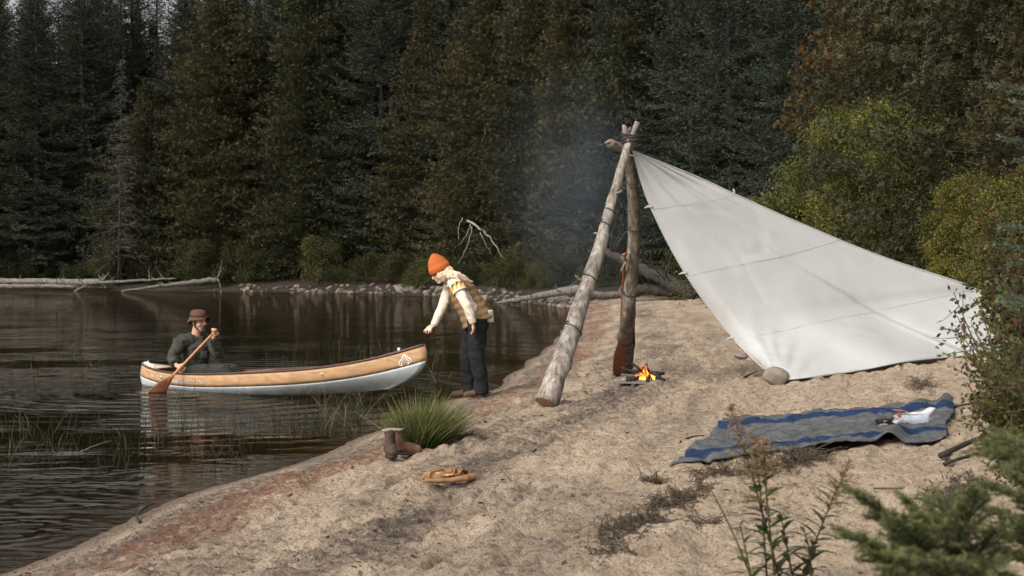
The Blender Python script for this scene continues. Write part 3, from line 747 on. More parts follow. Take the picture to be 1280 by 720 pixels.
mb.tube([q, P(783, 168, 14.3), P(781, 160, 14.28), P(779, 156, 14.28)], [.05, .045, .026, .012], 9); mb.tube([P(784, 170, 14.3), P(787, 163, 14.3), P(787.5, 159, 14.3)], [.03, .018, .008], 7)
obj('forked_tip', mb, M['greywood'], rp, smooth=True)
for f in (.30, .55, .735): obj('cord', rope_ring(ppR, rR, f, 1.15, .15, .0055), M['rope'], rp)
mb = MB(); q = P(783, 330, 14.88); mb.tube([q + V(.03, 0, .10), q + V(-.02, -.02, .0), q + V(-.06, -.03, -.07)], [.014, .011, .007], 6); mb.tube([P(787, 305, 14.92), P(786, 325, 14.88), P(784, 338, 14.86)], [.02, .016, .01], 6); obj('branch_stub', mb, M['greywood'], rp, smooth=True)
b3 = G(789, 458)
tp = thing('thin_pole', 'thin dark pole standing close behind the upright driftwood pole', 'pole', b3)
mb = MB(); knotty(mb, [b3 + V(0, 0, -.05), P(790, 380, 15.75), P(794, 280, 15.35), P(792, 205, 14.95)], .03, .035, 10, 18, 2, 5); obj('log', mb, M['darkwood'], tp, smooth=True)
EE = V(7.35, 16.3, hz(7.35, 16.3))
rdg = thing('ridge_pole', 'brown broken tipped ridge pole lying in the crotch of the poles', 'pole', P(790, 184, 14.38))
mb = MB(); a0 = P(762, 179, 14.2); dirr = EE + V(0, .05, -.05) - P(788, 190, 14.5)
RIDGE_MB = mb; mb.tube([a0 + V(.06, 0, .0), a0 + V(-.01, 0, .02), a0 + V(-.05, 0, .00)], [.03, .02, .006], 6); 
lash = MB(); c0 = P(788.5, 173, 14.33); rs = np.random.default_rng(3)
for k in range(5):
    a = np.linspace(0, 2 * PI, 22); z0 = -.03 + .018 * k
    lash.tube([c0 + V(.10 * math.cos(x), .10 * math.sin(x), z0 + .02 * math.cos(x + k)) for x in a], .008, 5, cap=False)
lash.tube([c0 + V(-.02, -.10, -.02), c0 + V(.03, -.11, -.03), c0 + V(.07, -.09, -.015)], .012, 6)
tag(obj('rope_lashing', lash, M['rope'], loc=c0), 'dark cord lashing that binds the pole tips together', 'rope')

# ------------------------------------------------------------------ tarp
t = NT('canvas_tarp'); c = t.coord(); n = t.noise(c, 2.2, 5, .6); n2 = t.noise(c, 260, 2, .5)
st_ = t.ramp(t.noise(c, 3.6, 6, .72), [(.54, 0.0), (.66, .28)])
col = t.mix(st_, t.ramp(n, [(.3, (.425, .418, .402)), (.7, (.48, .472, .456))]), (.40, .35, .29))
bb = t.bsdf(col, .9, t.math('ADD', t.math('MULTIPLY', n, .8), t.math('MULTIPLY', n2, .06)), .35, .03, spec=.15)
tl = t.n('ShaderNodeBsdfTranslucent'); t.l(col, tl.inputs[0]); mx = t.n('ShaderNodeMixShader'); mx.inputs[0].default_value = .18; t.l(bb.outputs[0], mx.inputs[1]); t.l(tl.outputs[0], mx.inputs[2])
M['canvas'] = t.fin(mx)
def curve3(pts, n):
    pts = np.array(pts); c = catmull(pts, 10) if pts.shape[1] == 2 else np.stack([catmull(np.stack([pts[:, i], pts[:, i]], 1), 10)[:, 0] for i in range(3)], 1)
    L = np.concatenate([[0], np.cumsum(np.linalg.norm(np.diff(c, axis=0), axis=1))]); L /= L[-1]; q = np.linspace(0, 1, n)
    return np.stack([np.interp(q, L, c[:, i]) for i in range(3)], 1)
gB = G(966, 478); g1 = G(993, 477); g2 = G(1071, 467); g3 = G(1130, 459); g4 = G(1197, 450); g5 = G(1250, 442)
A0 = P(791, 189, 14.36)
NV = 90; NUU = 120
left = curve3([A0, P(812.5, 257, 14.36), P(858.6, 345, 14.34), P(915.5, 421.5, 14.30), gB + V(0, 0, .03)], NV)
top = curve3([A0, P(870, 220.5, 14.8), P(920, 243.5, 14.95), P(1000, 279, 15.2), P(1100, 320, 15.5), P(1200, 353, 15.8), P(1250, 371, 15.95), EE + V(0, 0, .06)], NV)
gpts = [gB, g1, g2, g3, g4, g5, EE]
bot = curve3([p + V(0, 0, .02) for p in gpts], NUU)
UU = np.linspace(0, 1, NUU); VV = np.linspace(0, 1, NV)
Gd = np.zeros((NV, NUU, 3)); rs = np.random.default_rng(6)
nrm = unit(np.cross(top[-1] - A0, left[-1] - A0)); nrm = nrm if nrm[1] < 0 else -nrm
lin = (1 - UU)[:, None] * left[-1] + UU[:, None] * top[-1]
for i, v in enumerate(VV):
    row = (1 - UU)[:, None] * left[i] + UU[:, None] * top[i] + (bot - lin) * v ** 3
    env = np.sin(PI * UU) * np.sin(PI * min(v, .98)) ; 
    x = v * 3.0 * np.cos(UU * 1.1); y_ = UU
    wr = .05 * env                                         # broad belly
    # radiating pleats near the peak and the rock, creases elsewhere
    wr = wr + .018 * np.sin(UU * 30 + 3 * noise2(UU * 8, np.full(NUU, v * 2), 5)) * math.exp(-((v - .16) / .13) ** 2) * np.exp(-((UU - .55) / .35) ** 2)
    dB = np.linalg.norm(row - left[-1], axis=1)
    angB = np.arctan2(row[:, 2] - gB[2], row[:, 0] - gB[0])
    wr = wr + .022 * np.sin(angB * 15) * np.exp(-(dB / .55) ** 2) * np.clip(dB / .1, 0, 1)
    wr = wr + .020 * np.exp(-((UU - .80 - .12 * (v - .7)) / .015) ** 2) * math.exp(-((v - .78) / .12) ** 2)
    wr = wr + .03 * fbm(row[:, 0] * 1.1, row[:, 2] * 1.6 + row[:, 0] * .4, 31, 3) * env + .005 * fbm(row[:, 0] * 9 + row[:, 2] * 3, row[:, 2] * 3, 35, 3) - .010 * np.clip(.06 - np.abs(fbm(row[:, 0] * 1.7 + row[:, 2], row[:, 2] * 1.7, 55, 2)), 0, 1) / .06 * env
    Gd[i] = row + nrm * wr[:, None]
tarp = thing('tarp', 'large off white canvas tarp pitched from the poles down to the sand', 'tarp', gB)
mb = MB(); mb.grid(Gd); o = obj('canvas', mb, M['canvas'], tarp, smooth=True)
sm = o.modifiers.new('s', 'SOLIDIFY'); sm.thickness = .004; sm.offset = 0
M['canvasseam'] = simple('canvas_seam', (.445, .437, .42), .9, 60, .05)
def tarp_path(pairs, n=60):
    q = np.linspace(0, 1, n); k = np.linspace(0, 1, len(pairs)); pr = np.array(pairs, float)
    r = []
    for s in q:
        u = np.interp(s, k, pr[:, 0]) * (NUU - 1); v = np.interp(s, k, pr[:, 1]) * (NV - 1)
        i = min(int(v), NV - 2); j = min(int(u), NUU - 2); fu = u - j; fv = v - i
        r.append((Gd[i, j] * (1 - fu) + Gd[i, j + 1] * fu) * (1 - fv) + (Gd[i + 1, j] * (1 - fu) + Gd[i + 1, j + 1] * fu) * fv)
    return np.array(r)
def vleft(py): return float(np.interp(-(py), [-P(0, p, 14.35)[2] for p in (0,)] * 1 + [0], [0, 0])) if False else None
zl = left[:, 2]; zt = top[:, 2]
def v_of(arr, z): return float(np.interp(-z, -arr, VV))
seams = [((812, 262, 14.36), (905, 243, 14.9)), ((858, 345, 14.34), (1068, 300, 15.4)), ((915, 424, 14.3), (1212, 360, 15.8))]
for (a, b) in seams:
    va = v_of(zl, P(*a)[2]); vb = v_of(zt, P(*b)[2])
    pth = tarp_path([(0, va), (.5, (va * .52 + vb * .48) + .012), (1, vb)]) + nrm * .005
    mb = MB(); mb.tube(pth - nrm * .003, .0042, 4, squash=(1, .5)); obj('seam', mb, M['canvasseam'], tarp)
    mb = MB(); p = left[int(va * (NV - 1))]; mb.tube([p + V(.02, 0, 0), p + V(-.03, 0, .004), p + V(-.065, 0, -.012)], [.016, .012, .004], 6); obj('tie_loop', mb, M['canvas'], tarp)
mb = MB(); mb.tube(left, .008, 6); mb.tube(top, .009, 6); mb.tube(bot, .007, 6); obj('hem', mb, M['canvas'], tarp, smooth=True)
mb = MB(); p = P(918, 242, 14.95); mb.tube([p, p + V(-.005, 0, .03), p + V(-.012, 0, .05)], [.014, .010, .005], 6); obj('tie_loop', mb, M['canvas'], tarp)
mb = RIDGE_MB; bk_ = -nrm * .075 - V(0, 0, .03)
knotty(mb, [a0, P(775, 183, 14.3), P(788, 191, 14.46)] + [top[i] + bk_ for i in (12, 25, 40, 55, 70, 80)] + [EE + V(.1, .12, .0)], .045, .026, 10, 30, 0, 12, .2)
obj('log', mb, M['brownwood'], rdg, smooth=True)
# rock on the tarp corner
M['rock'] = simple('brown_grey_rock', (.20, .165, .13), .9, 7, .35, .6, .02)
M['shorerock'] = (lambda t: t.fin(t.bsdf(t.mix(1.0, t.ramp(t.noise(t.coord(), 9, 5, .6), [(.3, (.6, .6, .6)), (.7, (1.25, 1.25, 1.25))]), t.n('ShaderNodeObjectInfo').outputs['Color'], 'MULTIPLY'), .9, t.noise(t.coord(), 14, 4, .6), .4, .02)))(NT('shore_rock'))
def rock_mb(seed, r=(1, 1, 1), amp=.28, n=3):
    rs = np.random.default_rng(seed); mb = MB(); mb.ell((0, 0, 0), 1, nu=22, nv=14); v = mb.v[0]
    for k in range(9):
        d = unit(rs.normal(0, 1, 3)); h = rs.uniform(.62, .9); s = v @ d; v = v - np.outer(np.maximum(s - h, 0) * .9, d)
    v = v * (1 + amp * .5 * noise3(v * 1.3 + seed, seed))[:, None] * (1 + .06 * noise3(v * 5 + seed, seed + 2))[:, None]
    mb.v[0] = v * np.array(r); return mb
pr = G(969, 480); mb = rock_mb(5, (.135, .11, .105)); mb.v[0] += pr + V(0, -.03, .06)
tag(obj('rock', mb, M['rock'], loc=pr, smooth=True), 'rounded brown grey rock holding down the near corner of the tarp', 'rock')

# ------------------------------------------------------------------ paddles
M['paddle'] = simple('varnished_paddle', (.20, .070, .030), .45, 12, .22, .1, .002, (1, 1, .3), spec=.4)
M['paddlelight'] = simple('light_paddle_shaft', (.36, .145, .06), .4, 12, .22, .1, .002, (1, 1, .3), spec=.4)
def paddle(name, label, top_, tip, wdir, L_bl=.50, bw=.085, mats=None, group=None):
    top_ = np.array(top_); tip = np.array(tip); ax = unit(tip - top_); L = np.linalg.norm(tip - top_)
    wd = unit(wdir - ax * np.dot(wdir, ax)); nn = np.cross(ax, wd)
    r = thing(name, label, 'paddle', top_, group); s0 = L - L_bl
    mb = MB(); t = np.linspace(0.03, s0 + .10, 14); mb.tube([top_ + ax * x for x in t], np.interp(t, [0, .2, s0, s0 + .1], [.016, .0155, .016, .011]), 10); obj('shaft', mb, mats or M['paddle'], r, smooth=True)
    mb = MB(); t = np.linspace(0, 1, 16); rows = []
    prof = np.interp(t, [0, .15, .45, .8, .93, 1], [.016, .03, .075, bw, bw * .85, bw * .3]); th = np.interp(t, [0, .3, 1], [.013, .007, .003])
    a = np.arange(14) * 2 * PI / 14
    for x, p_, h_ in zip(t, prof, th): rows.append([top_ + ax * (s0 + x * L_bl) + wd * math.cos(q) * p_ + nn * math.sin(q) * h_ for q in a])
    mb.grid(rows, closed=True); mb.f.append(np.array([[mb.n - 14 + i for i in range(14)]])); mb.m.append(np.array([0])); obj('blade', mb, M['paddle'], r, smooth=True)
    mb = MB(); mb.tube([top_ - wd * .035, top_ - wd * .02, top_, top_ + wd * .02, top_ + wd * .035], [.008, .014, .017, .014, .008], 10); obj('grip', mb, mats or M['paddle'], r, smooth=True)
    return r
PT = P(268, 415, 17.02); PB = P(208, 478, 16.83); PTIP = PB + unit(PB - PT) * .30
paddle('paddle', 'orange brown paddle held by the man, its blade dipping in the water', PT, PTIP, V(.75, .3, .6), .42, .085, M['paddlelight'])
gp = G(773, 471)
paddle('paddle', 'reddish brown paddle leaning blade down against the upright pole', P(781, 318, 14.80), gp + V(0, 0, .005), V(.85, .5, 0), .72, .078)

# ------------------------------------------------------------------ campfire
M['char'] = bark_mat('charred_wood', (.006, .006, .006), (.016, .014, .013), (.06, .052, .048), 5, .6)
fc = G(806, 478)
fire = thing('campfire', 'small campfire of charred sticks with orange flames on the sand', 'campfire', fc)
rs = np.random.default_rng(8)
for (x0, y0, z0, x1, y1, z1, r) in ((-.20, .02, .04, .20, -.04, .03, .022), (-.20, -.08, .02, .06, .03, .07, .026), (-.24, .10, .14, .08, 0, .05, .018), (-.02, .12, .14, .20, -.12, .03, .020),
                                  (.02, -.14, .02, .05, .14, .12, .024), (.16, -.02, .07, -.05, .05, .04, .02), (-.14, .0, .20, .05, .02, .02, .014), (.21, .03, .09, .0, .0, .08, .016)):
    mb = MB(); knotty(mb, [fc + V(x0, y0, z0), fc + V((x0 + x1) / 2, (y0 + y1) / 2, (z0 + z1) / 2 + .01), fc + V(x1, y1, z1)], r, r * .8, 9, 8, 1, rs.integers(99)); obj('burnt_stick', mb, M['char'], fire, smooth=True)
M['ash_grey'] = simple('grey_ash', (.13, .12, .11), .95, 30, .4, .6, .02)
mb = MB(); mb.add(*(lambda r: (r.verts() * V(1, 1, 1) + fc, np.concatenate([q for q in r.f if q.shape[1] == 4])))(rock_mb(3, (.30, .20, .022)))); obj('ash_bed', mb, M['ash_grey'], fire, smooth=True)
t = NT('flame'); e = t.n('ShaderNodeEmission'); t.l(t.ramp(t.attr('v'), [(0, (1.0, .62, .22)), (.25, (1.0, .50, .10)), (.65, (1.0, .22, .02)), (1, (.7, .10, .01))]), e.inputs[0])
e.inputs[1].default_value = 2.6; tr = t.n('ShaderNodeBsdfTransparent'); mx = t.n('ShaderNodeMixShader')
t.l(t.ramp(t.attr('v'), [(0, .95), (.6, .75), (1, .12)]), mx.inputs[0]); t.l(tr.outputs[0], mx.inputs[1]); t.l(e.outputs[0], mx.inputs[2]); M['flame'] = t.fin(mx)
mb = MB()
for k in range(38):
    a = rs.uniform(0, 2 * PI); q = rs.uniform(0, 1) ** .7; bx = .15 * q * math.cos(a); by = .08 * q * math.sin(a)
    h = rs.uniform(.05, .12) * (1 - .45 * q) + (.10 if k < 3 else 0); n = 9; tt = np.linspace(0, 1, n); phz = rs.uniform(0, 6)
    pts = [fc + V(bx * (1 - .4 * s) - .025 * s + .02 * math.sin(phz + s * 5) * s, by + .012 * math.sin(phz * 2 + s * 6) * s, .03 + h * s) for s in tt]
    mb.tube(pts, np.interp(tt, [0, .25, .6, 1], [.010, .018, .010, .001]) * rs.uniform(.5, 1.1), 8, cap=False, a=np.repeat(tt * .9 + rs.uniform(0, .25), 8).clip(0, 1))
obj('flames', mb, M['flame'], fire, smooth=True)

# smoke drifting up and to the left of the fire
t = NT('smoke'); c = t.coord(); tc = t.n('ShaderNodeTexCoord')
n = t.noise(t.coord((1, 1, .7)), 1.6, 4, .6, .6); dn = t.ramp(n, [(.40, 0.0), (.72, 1.0)])
gr = t.n('ShaderNodeTexGradient', gradient_type='SPHERICAL'); mp = t.n('ShaderNodeMapping'); mp.inputs['Location'].default_value = (-1, -1, -1); mp.inputs['Scale'].default_value = (2, 2, 2)
t.l(tc.outputs['Generated'], mp.inputs[0]); t.l(mp.outputs[0], gr.inputs[0])
dn = t.math('MULTIPLY', t.math('ADD', dn, .25), t.ramp(gr.outputs['Fac'], [(.0, 0.0), (.35, .22), (1, 1.0)]))
vv = t.n('ShaderNodeVolumePrincipled'); vv.inputs['Color'].default_value = (.62, .74, .90, 1); t.l(t.math('MULTIPLY', dn, .12), vv.inputs['Density'])
t.l(vv.outputs[0], t.out.inputs['Volume']); M['smoke'] = t.mat
mb = MB(); mb.ell(P(718, 235, 17.5), (1.05, 1.4, 1.9), R=np.array([[.93, 0, -.36], [0, 1, 0], [.36, 0, .93]]), nu=20, nv=14)
tag(obj('smoke', mb, M['smoke'], loc=P(722, 262, 17.5)), 'thin bluish campfire smoke drifting before the wood left of the poles', 'smoke', kind='stuff')

# ------------------------------------------------------------------ blanket and what lies on it
t = NT('wool_blanket'); c = t.coord(); a = t.attr('v'); wv = t.noise(c, 1.2, 3, .5)
av = t.math('ADD', a, t.math('MULTIPLY', t.math('SUBTRACT', t.noise(c, 45, 3, .6), .5), .03))
stp = t.ramp(av, [(0, 0.0), (.115, 0.0), (.125, 1.0), (.215, 1.0), (.225, 0.0), (.80, 0.0), (.81, 1.0), (.90, 1.0), (.91, 0.0)], 'LINEAR')
fz = t.noise(c, 160, 3, .7); gy = t.ramp(fz, [(.3, (.045, .048, .053)), (.7, (.15, .15, .152))]); bl = t.ramp(fz, [(.3, (.010, .020, .048)), (.7, (.026, .050, .105))])
mot = t.ramp(t.noise(t.coord((1, 2.2, 1)), 9, 6, .75), [(.35, (.55, .55, .55)), (.62, (1.15, 1.15, 1.15))])
bb = t.bsdf(t.mix(1.0, t.mix(stp, gy, bl), mot, 'MULTIPLY'), .95, t.math('ADD', t.noise(c, 22, 5, .7), t.math('MULTIPLY', fz, .4)), .6, .02, spec=.1); 
M['wool'] = t.fin(bb)
c00 = G(838, 588); c01 = G(905, 528); c10 = G(1180, 556); c11 = G(1192, 508)
nu_, nv_ = 150, 90; GG = np.zeros((nv_, nu_, 3)); AA = np.zeros((nv_, nu_))
uu = np.linspace(0, 1, nu_)
for j, v in enumerate(np.linspace(0, 1, nv_)):
    a0 = c00 * (1 - v) + c01 * v; b0 = c10 * (1 - v) + c11 * v
    r = a0[None] * (1 - uu)[:, None] + b0[None] * uu[:, None]
    r[:, 1] += .018 * np.sin(uu * 9 + v) * (abs(v - .5) * 2) + .014 * noise2(uu * 14, np.full(nu_, v * 3), 8); r[:, 0] += .012 * np.sin(v * 11) + .015 * noise2(uu * 3, np.full(nu_, v * 12), 9)
    GG[j] = r; AA[j] = v
hb = height(GG[..., 0].ravel(), GG[..., 1].ravel(), False).reshape(nv_, nu_)
hf = height(GG[..., 0].ravel(), GG[..., 1].ravel(), True).reshape(nv_, nu_)
fold = .016 * np.abs(fbm(GG[..., 0] * 2.2 - GG[..., 1] * .6, GG[..., 1] * 4.5, 44, 3)) + .024 * np.abs(fbm(GG[..., 0] * 5, GG[..., 1] * 9, 48, 4))
U2, V2 = np.meshgrid(uu, np.linspace(0, 1, nv_))
fold += .06 * np.exp(-((U2 - .79 - .10 * V2) / .042) ** 2) * np.exp(-(V2 / .30) ** 2) + .05 * np.exp(-((U2 - .58) / .10) ** 2 - (V2 / .12) ** 2) + .035 * np.exp(-((U2 - .86) / .05) ** 2 - ((V2 - 1) / .14) ** 2) + .04 * np.exp(-((U2 - .97) / .03) ** 2 - ((V2 - 1) / .3) ** 2)
flat = 1 - .92 * np.exp(-((U2 - .84) / .11) ** 4 - ((V2 - .55) / .27) ** 4)
fold = fold * flat; GG[..., 2] = (hb * .5 + hf * .5) + .010 + .012 + np.maximum(fold, 0)
blk = thing('blanket', 'grey wool blanket with blue stripes spread on the sand', 'blanket', c00)
mb = MB(); mb.grid(GG, a=AA); o = obj('cloth', mb, M['wool'], blk, smooth=True); sm = o.modifiers.new('s', 'SOLIDIFY'); sm.thickness = .008; sm.offset = 1
mb = MB(); rs = np.random.default_rng(2)
for e, k in ((GG[:, 0], -1), (GG[:, -1], 1)):
    n = 160; q = rs.uniform(0, nv_ - 1.01, n); i = q.astype(int); p = e[i] + (e[i + 1] - e[i]) * (q - i)[:, None]
    mb.blades(p, np.stack([k * rs.uniform(.015, .04, n), rs.normal(0, .008, n), -rs.uniform(0, .012, n)], 1), np.tile(V(0, .002, 0), (n, 1)), rs.uniform(.3, .7, n))
o = obj('fringe', mb, M['wool'], blk)
def on_blanket(u, v): return GG[int(v * (nv_ - 1)), int(u * (nu_ - 1))]
# folded paper bundle: two leaves of pages fanned from a spine
M['paper'] = simple('white_paper', (.54, .53, .50), .6, 40, .12); M['paperblue'] = simple('pale_blue_paper', (.36, .39, .43), .6, 18, .3); M['rust'] = simple('rusty_red_patch', (.28, .09, .05), .7, 30, .4)
M['blackcase'] = simple('black_leather', (.012, .011, .011), .5, 40)
bc = P(1136, 528, G(1136, 533)[1]); bc = on_blanket(.845, .52).copy(); _n = np.linalg.norm(GG[..., :2] - bc[:2], axis=-1) < .13; bc[2] = GG[..., 2][_n].mean() + .012
bd = V(math.cos(.10), math.sin(.10), 0); bn = V(-bd[1], bd[0], 0)
bk = thing('folded_newspaper', 'white and pale blue folded paper bundle with rusty red end on the blanket', 'newspaper', bc)
mb = MB()
for k in range(9):
    z = .010 + k * .0075; w_ = .105 + .006 * math.sin(k * 2.1); n = 14; tt = np.linspace(-1, 1, n)
    rows = [[bc + bd * (x * .105 + .005 * k + .01 * math.sin(k)) + bn * (s * .055 * (1 - .03 * k)) + V(0, 0, z + .012 * x * x * (.2 + k * .12) + .004 * math.sin(x * 7 + k) + .02 * max(0, x) * k * .12) for x in tt] for s in (-1, -.5, 0, .5, 1)]
    mb.grid(rows)
o = obj('pages', mb, M['paper'], bk, smooth=True); sm = o.modifiers.new('s', 'SOLIDIFY'); sm.thickness = .005
mb = MB(); rows = [[bc + bd * (x * .100) + bn * (-.060 - .006 * math.sin(q * PI)) + V(0, 0, .004 + .058 * q + .012 * x * x + .010 * x * q) for x in np.linspace(-1, 1, 12)] for q in np.linspace(0, 1, 5)]; mb.grid(rows); o = obj('cover', mb, M['paperblue'], bk, smooth=True)
mb = MB(); rows = [[bc + bd * (-.108 + x * .030) + bn * s * .058 + V(0, 0, .078 + .012) for x in (0, 1, 2)] for s in (-1, 0, 1)]; mb.grid(rows); rows = [[bc + bd * (-.11 + x * .026) + bn * -.0690 + V(0, 0, .05 + .032 * q) for x in (0, 1)] for q in (0, 1)]; mb.grid(rows); obj('rusty_end', mb, M['rust'], bk)
cc = bc + bd * -.175; cc[2] = GG[..., 2][np.linalg.norm(GG[..., :2] - cc[:2], axis=-1) < .05].max() + .006
cs = thing('leather_case', 'small flat black case beside the folded paper bundle', 'case', cc)
mb = MB(); mb.box(cc + V(0, 0, .022), (.09, .075, .030), .2); o = obj('case_body', mb, M['blackcase'], cs); bv = o.modifiers.new('b', 'BEVEL'); bv.width = .008; bv.segments = 3
mb = MB(); mb.tube([cc + V(.03, .045, .02), cc + V(.09, .095, .035), cc + V(.2, .10, .045), cc + V(.29, .075, .03), cc + V(.31, .0, .02), cc + V(.30, -.05, .012)], [.006, .007, .008, .006, .006, .006], 6, squash=(1.6, .6)); obj('strap', mb, M['blackcase'], cs, smooth=True)
mb = MB(); mb.box(cc + V(0, -.037, .024), (.03, .006, .012), .2); obj('clasp', mb, M['ash_grey'], cs)

# ------------------------------------------------------------------ boots and moccasin
M['bootleather'] = simple('worn_brown_leather', (.095, .045, .025), .8, 14, .45, .5, .006); M['bootdark'] = simple('dark_boot_leather', (.055, .029, .018), .8, 14, .4, .5, .006)
M['lining'] = simple('felt_lining', (.28, .24, .19), .95, 40, .2); M['sole'] = simple('boot_sole', (.03, .022, .018), .8, 30); M['tan'] = simple('tan_leather', (.21, .105, .045), .8, 16, .4, .5, .005); M['lace'] = simple('pale_lace', (.55, .38, .17), .8, 30)
def boot(name, label, p, rz, mat, s=1.0, tilt=0, group=None, lining=True, shaft=.19):
    r = thing(name, label, 'boot', p, group); p = p + V(0, 0, .016); cr, sr = math.cos(rz), math.sin(rz)
    def T(v): v = np.asarray(v, float) * s; v = np.stack([v[..., 0] + tilt * v[..., 2], v[..., 1], v[..., 2]], -1); return np.stack([v[..., 0] * cr - v[..., 1] * sr, v[..., 0] * sr + v[..., 1] * cr, v[..., 2]], -1) + p
    mb = MB(); hz_ = np.linspace(.02, shaft, 7)
    mb.tube(T([(0, 0, .03), (-.002, 0, .07), (-.008, 0, .11), (-.012, 0, .15), (-.014, 0, shaft)]), np.array([.052, .050, .045, .046, .052]) * s, 16, squash=(.86, 1.12))
    mb.tube(T([(-.035, 0, .045), (.02, 0, .055), (.07, 0, .05), (.11, 0, .044), (.145, 0, .038), (.165, 0, .032)]), np.array([.040, .052, .048, .045, .038, .012]) * s, 14, squash=(1.0, .88))
    tagg = remesh(mb, 'upper', mat, r, .006, 5, .0035, 22, 3)
    mb = MB(); a = np.arange(24) * 2 * PI / 24
    def ol(x): return (.058 + .112 * math.cos(x), (.042 + .008 * math.cos(x)) * math.sin(x) * (1 - .12 * math.cos(2 * x)))
    rows = [T([(*ol(x), z) for x in a]) for z in (0.0, .022)]; mb.grid(rows, closed=True); mb.f.append(np.array([[23 - i for i in range(24)], [24 + i for i in range(24)]])); mb.m.append(np.array([0, 0])); obj('sole', mb, M['sole'], r)
    mb = MB(); mb.tube(T([(-.014 + .046 * math.cos(x), .052 * math.sin(x), shaft + .003 * math.cos(2 * x)) for x in np.linspace(0, 2 * PI, 25)]), .0075 * s, 6, cap=False)
    mb.tube(T([(-.014, 0, shaft - .02), (-.014, 0, shaft - .004)]), .045 * s, 14); obj('lining', mb, M['lining'] if lining else mat, r, smooth=True)
    mb = MB()
    for i in range(5):
        z = .075 + i * .022; x = .052 - i * .004
        mb.tube(T([(x - .012, -.026, z), (x + .004, 0, z + .008), (x - .012, .026, z)]), .003 * s, 5)
    obj('laces', mb, M['rope'], r, smooth=True)
    return r
boot('boot', 'dark brown ankle boot standing at the left of the pair by the grass tuft', G(488, 573), math.radians(-80), M['bootdark'], .93, -.06, 'pair of boots by the grass')
boot('boot', 'brown ankle boot with its toe pointing right beside the grass tuft', G(502, 571), math.radians(-12), M['bootleather'], .93, -.12, 'pair of boots by the grass')
mc = G(560, 610) + V(0, 0, .008); mo = thing('moccasin', 'crumpled flat tan leather moccasin lying alone on the sand', 'shoe', mc)
rz = .12; cr, sr = math.cos(rz), math.sin(rz)
def TM(v): v = np.asarray(v, float) * V(1.0, .85, .95); return np.stack([v[..., 0] * cr - v[..., 1] * sr, v[..., 0] * sr + v[..., 1] * cr, v[..., 2]], -1) + mc + V(0, 0, .008)
mb = MB(); mb.tube(TM([(-.13, -.03, .018), (-.06, -.055, .018), (.03, -.055, .022), (.10, -.035, .028), (.145, 0, .032), (.12, .035, .03), (.03, .05, .03), (-.07, .05, .03), (-.135, .03, .03)]), [.013, .013, .014, .017, .019, .015, .012, .012, .013], 10)
remesh(mb, 'rolled_edge', M['tan'], mo, .005, 3, .003, 25, 2)
mb = MB()
rs = np.random.default_rng(12)
for (x0, y0, x1, y1, z) in ((-.14, .02, -.02, .0, .045), (-.12, .0, .06, .01, .05), (-.10, .03, .05, .04, .055), (-.05, -.02, .09, .0, .040), (-.13, -.01, -.05, -.02, .04), (-.02, .03, .08, .0, .06)):
    mb.tube(TM([(x0, y0, z * .7), ((x0 + x1) / 2, (y0 + y1) / 2 + rs.normal(0, .008), z), (x1, y1, z * .8)]), [.012, .020, .010], 8, squash=(.6, 1.3))
remesh(mb, 'crumpled_upper', M['tan'], mo, .004, 1, .009, 38, 6)
mb = MB()
fl = MB(); rs = np.random.default_rng(19)
for k in range(7):
    x0 = -.15 + .035 * k; y0 = rs.uniform(-.03, .04); l = rs.uniform(.05, .09); ang = rs.normal(.15, .5); dx, dy = math.cos(ang) * l, math.sin(ang) * l; h0 = rs.uniform(.03, .05); h1 = rs.uniform(.045, .085)
    fl.grid([[TM((x0 + dx * q + .012 * math.sin(3 * q + k) * j, y0 + dy * q + j * .022, h0 + (h1 - h0) * q + .012 * math.sin(q * 4 + k + j * 2))) for q in np.linspace(0, 1, 6)] for j in (-1, -.3, .4, 1)])
o = obj('torn_flap', fl, M['tan'], mo, smooth=True); sm = o.modifiers.new('s', 'SOLIDIFY'); sm.thickness = .004
for q in ([(-.07, .0, .058), (-.05, -.02, .055), (-.03, .01, .065)], [(.0, -.02, .052), (.02, .0, .068), (.05, .03, .075)], [(-.03, .03, .07), (.0, .04, .078), (.02, .05, .07)], [(-.02, -.035, .045), (.01, -.037, .050), (.05, -.03, .048)]):
    mb.tube(TM(q), .004, 5)
obj('laces', mb, M['lace'], mo, smooth=True)

# ------------------------------------------------------------------ people
M['skin'] = simple('skin', (.50, .28, .19), .55, 30, .12, .1, .002); M['skinpale'] = simple('pale_skin', (.58, .36, .27), .55, 30, .1, .1, .002)
M['eye'] = simple('dark_eye', (.02, .015, .012), .3); M['beard'] = simple('brown_beard', (.055, .032, .02), .9, 80, .4, .6, .004)
M['hat'] = simple('brown_felt', (.085, .040, .025), .95, 26, .25, .3, .004); M['hatband'] = simple('dark_hat_band', (.035, .02, .014), .8)
M['wooljacket'] = simple('dark_green_wool', (.038, .038, .028), .95, 45, .35, .5, .006); M['darktrousers'] = simple('dark_trousers', (.030, .029, .025), .95, 30, .3, .5, .006)
M['beanie'] = simple('orange_knit', (.38, .095, .02), .95, 90, .3, .8, .006, (1, 1, .15)); M['hairblond'] = simple('blond_hair', (.56, .42, .29), .7, 60, .3, .8, .006, (1, 1, .2))
M['sweater'] = simple('cream_knit', (.58, .50, .40), .95, 60, .15, .6, .006); M['vest'] = simple('tan_quilted_vest', (.20, .125, .058), .8, 20, .2, .4, .005)
M['denim'] = simple('dark_denim', (.007, .007, .0078), .9, 24, .45, .5, .006); M['shoebrown'] = simple('brown_suede', (.085, .045, .028), .85, 22, .35, .4, .004)
M['yoke'] = None
t = NT('knitted_yoke'); tc = t.coord((1, 1, 1)); sx = t.n('ShaderNodeSeparateXYZ'); t.l(tc, sx.inputs[0])
